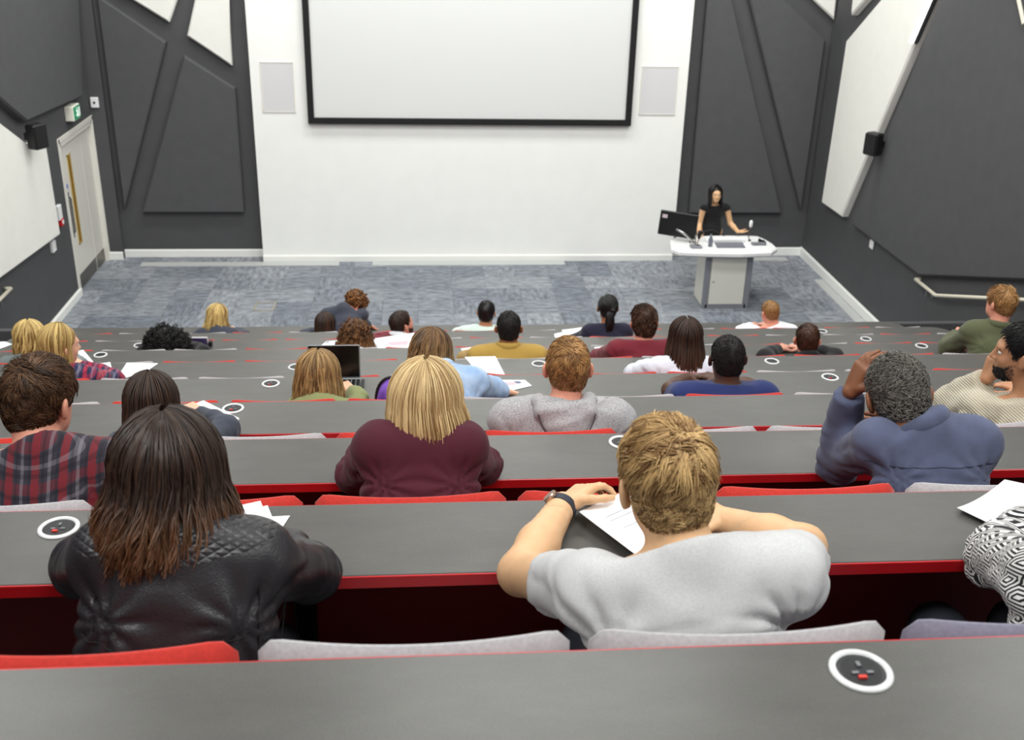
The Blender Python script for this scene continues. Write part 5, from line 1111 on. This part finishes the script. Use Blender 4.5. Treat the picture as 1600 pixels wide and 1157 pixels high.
# ------------------------------------------------------------------ papers and things on the desks
def paper(row, pix, label, marks=(), z=.0, lift=0, name='paper_sheet', cat='paper', thick=.0016, curlup=0):
    P = [on_z(x, y, zd(row)+.003+z+lift) for x, y in pix]; c = sum(P)/len(P); o = empty(name, c-V(0, 0, .0015), label, cat)
    n = 8; vs = []; a, b, d, e = [q-c for q in P]; cur = curlup
    for k in range(2):
        for i in range(n+1):
            for j in range(n+1):
                u, v = i/n, j/n; q = a*(1-u)*(1-v)+b*u*(1-v)+d*u*v+e*(1-u)*v; vs.append(q+V(0, 0, cur*(u-.5)**2*4+.0*v+(thick if k else 0)))
    g = lambda i, j, k: k*(n+1)**2+i*(n+1)+j; fs = []
    for i in range(n):
        for j in range(n): fs.append([g(i, j, 1), g(i+1, j, 1), g(i+1, j+1, 1), g(i, j+1, 1)]); fs.append([g(i, j, 0), g(i, j+1, 0), g(i+1, j+1, 0), g(i+1, j, 0)])
    for i in range(n):
        for (p0, p1) in (((i, 0), (i+1, 0)), ((i+1, n), (i, n)), ((0, i+1), (0, i)), ((n, i), (n, i+1))): fs.append([g(*p0, 0), g(*p1, 0), g(*p1, 1), g(*p0, 1)])
    MB().add(vs, fs).build('sheet', M_PAPER, o, smooth=False)
    bil = lambda u, v: a*(1-u)*(1-v)+b*u*(1-v)+d*u*v+e*(1-u)*v+V(0, 0, cur*(u-.5)**2*4+thick+.0004)
    for (u0, v0, u1, v1, mm) in marks:
        MB().prism([bil(u0, v0), bil(u1, v0), bil(u1, v1), bil(u0, v1)], V(0, 0, .0004)).build('printing', mm, o)
    return o
lines = [(.12, .1+.055*i, .12+.6*(.6+.4*((i*7) % 5)/5), .105+.055*i, M_INK) for i in range(12)]
paper(2, [(905, 800), (1010, 752), (1045, 858), (1000, 872)], 'printed sheet held by the man in the white T-shirt', [(.2, .25, .55, .262, M_INK), (.2, .33, .6, .342, M_INK), (.62, .80, .9, .815, M_CYAN), (.3, .5, .7, .512, M_INK), (.66, .9, .74, .91, M_PINK)], curlup=.0, lift=.035)
# the three fanned sheets beside the leather jacket
for k_, (q, l) in enumerate((([(330, 800), (407, 783), (418, 812), (345, 840)], 'topmost of three fanned sheets beside the woman in leather'), ([(345, 808), (418, 790), (430, 820), (352, 845)], 'middle of three fanned sheets beside the woman in leather'), ([(352, 812), (453, 806), (440, 826), (380, 850)], 'lowest of three fanned sheets beside the woman in leather'))):
    paper(2, q, l, z=.004*(2-k_))
paper(2, [(1494, 800), (1568, 756), (1625, 768), (1560, 832)], 'white sheet by the maze print sleeve at the right edge', curlup=.012)
paper(3, [(103, 690), (168, 684), (176, 700), (110, 699)], 'white sheet in front of the man in plaid')
nb = paper(4, [(262, 650), (318, 628), (374, 656), (322, 684)], 'open white notebook beside the woman with dark brown hair', [(.2+.12*0, .76, .9, .775, M_INK)], name='notebook', cat='notebook', thick=.008)
paper(6, [(128, 573), (172, 566), (180, 595), (156, 596)], 'left open page beside the woman in plaid'); paper(6, [(198, 567), (247, 568), (226, 582), (180, 595)], 'right open page beside the woman in plaid')
paper(7, [(118, 549), (130, 547), (146, 566), (124, 567)], 'narrow sheet in front of the blond woman in plaid')
paper(8, [(-12, 535), (8, 534), (19, 538), (0, 545)], 'sheet at the left edge on a far desk')
paper(10, [(358, 513), (374, 513), (379, 517), (370, 521)], 'sheet beside the woman with golden hair at the front')
paper(8, [(586, 529), (648, 520), (640, 544), (590, 545)], 'pink tinted printed sheet in front of the bearded man', [(.3, .5, .9, .8, M_PINK)])
paper(6, [(726, 558), (774, 557), (789, 586), (745, 581)], 'plain white sheet on the desk behind the mustard jacket')
paper(7, [(720, 545), (742, 542), (742, 558), (728, 560)], 'white sheet at the left elbow of the mustard jacket')
paper(5, [(762, 594), (820, 594), (831, 603), (796, 611)], 'printed leaflet with pink print beside the denim jacket', [(.3, .3, .6, .6, M_PINK), (.62, .2, .8, .5, mat('printed_slate', (100, 104, 130), .7))])
paper(9, [(866, 522), (880, 519), (880, 528), (867, 528)], 'small white card on the desk left of the ponytail woman'); paper(9, [(878, 516), (915, 511), (917, 527), (880, 528)], 'white sheet left of the woman with the ponytail')
paper(7, [(928, 543), (962, 540), (966, 556), (944, 561)], 'sheet with a yellow patch beside the maroon sweater', [(.5, .3, .95, .8, M_YEL)])
paper(4, [(1560, 598), (1590, 592), (1604, 606), (1580, 612)], 'white sheet in front of the bearded man in beige', lift=.0)
# laptop
def laptop(row):
    P = [on_z(x, y, zd(row)) for x, y in ((562, 598), (512, 598))]; w_ = .27; yb_ = yf(row)-.045; cx = on_y(523, 590, yb_)[0]
    o = empty('laptop', (cx, yb_, zd(row)), 'open laptop with a dark screen in front of the honey blond woman', 'laptop')
    bs = MB().box((0, -.105, .010), (w_, .21, .014), bev=.004).build('laptop_base', mat('laptop_silver', (186, 188, 192), .35, metal=.6), o)
    k_ = MB()
    for r in range(5):
        for c in range(12): k_.box((-w_/2+.025+c*.0235, -.03-r*.019, .018), (.019, .015, .003))
    k_.build('keys', M_BLACK, bs, kind='stuff'); MB().box((0, -.165, .0176), (.09, .06, .001)).build('trackpad', M_GREYTRIM, bs)
    Rl = Rot(0, 8, 0); sc = MB().box(V(0, .0, .017)+Rl@V(0, 0, .09), (w_, .007, .18), R=Rl, bev=.003).build('laptop_screen', mat('laptop_lid', (150, 152, 156), .3, metal=.6), o)
    MB().box(V(0, 0, .017)+Rl@V(0, -.0045, .092), (w_-.012, .002, .17), R=Rl).build('display', mat('display_black', (6, 6, 7), .25), sc)
laptop(5)
t_ = empty('tablet', on_z(312, 543, zd(8)), 'tablet with a purple screen and white border by the curly black hair', 'tablet')
Rt = Rot(0, -25, 0); MB().box((0, .0, .045), (.15, .01, .12), R=Rt, bev=.004).build('tablet_body', M_GLOSSW, t_); MB().box(V(0, 0, .045)+Rt@V(0, -.006, 0), (.13, .002, .1), R=Rt).build('tablet_screen', mat('tablet_purple', (98, 82, 140), .3), t_); MB().box((.085, .01, .03), (.03, .04, .05), bev=.008).build('tablet_case', M_BLACK, t_)
# purple bag on the seat between the laptop user and the denim jacket
bp = on_y(612, 603, yn(5)-.30); bag = empty('backpack', V(bp[0], bp[1], bp[2]-.2), 'purple cloud patterned backpack with black trim on a seat', 'bag')
vs, q = sdf_mesh([El((0, 0, .13), (.075, .07, .12), None, .05), El((0, .0, .05), (.085, .08, .08), None, .05)], .012); link('bag_body', raw_mesh('bag_body', vs, q), cloth_mat('purple_nebula', 'nebula', (70, 34, 130), (140, 100, 210)), bag)
MB().tube([V(.074*math.sin(a), -.02, .14+.115*math.cos(a)) for a in np.linspace(-1.8, .9, 16)], .007, 8).build('trim_piping', M_BLACK, bag, smooth=True)
# pencil and pen bits
def pen(row, a, b, lab, mm):
    A_, B_ = on_z(*a, zd(row)+.006), on_z(*b, zd(row)+.006); o = empty('pen', A_, lab, 'pen'); MB().tube([V(0, 0, 0), B_-A_], .004, 8).tube([(B_-A_), (B_-A_)*1.06], [.004, .001], 8).build('barrel', mm, o)
pen(10, (1178, 513), (1160, 513), 'dark pen lying in front of the man in the white shirt', M_BLACK)
pen(2, (960, 835), (978, 827), 'dark pen near the sheet held by the man in the white T-shirt', M_BLACK)
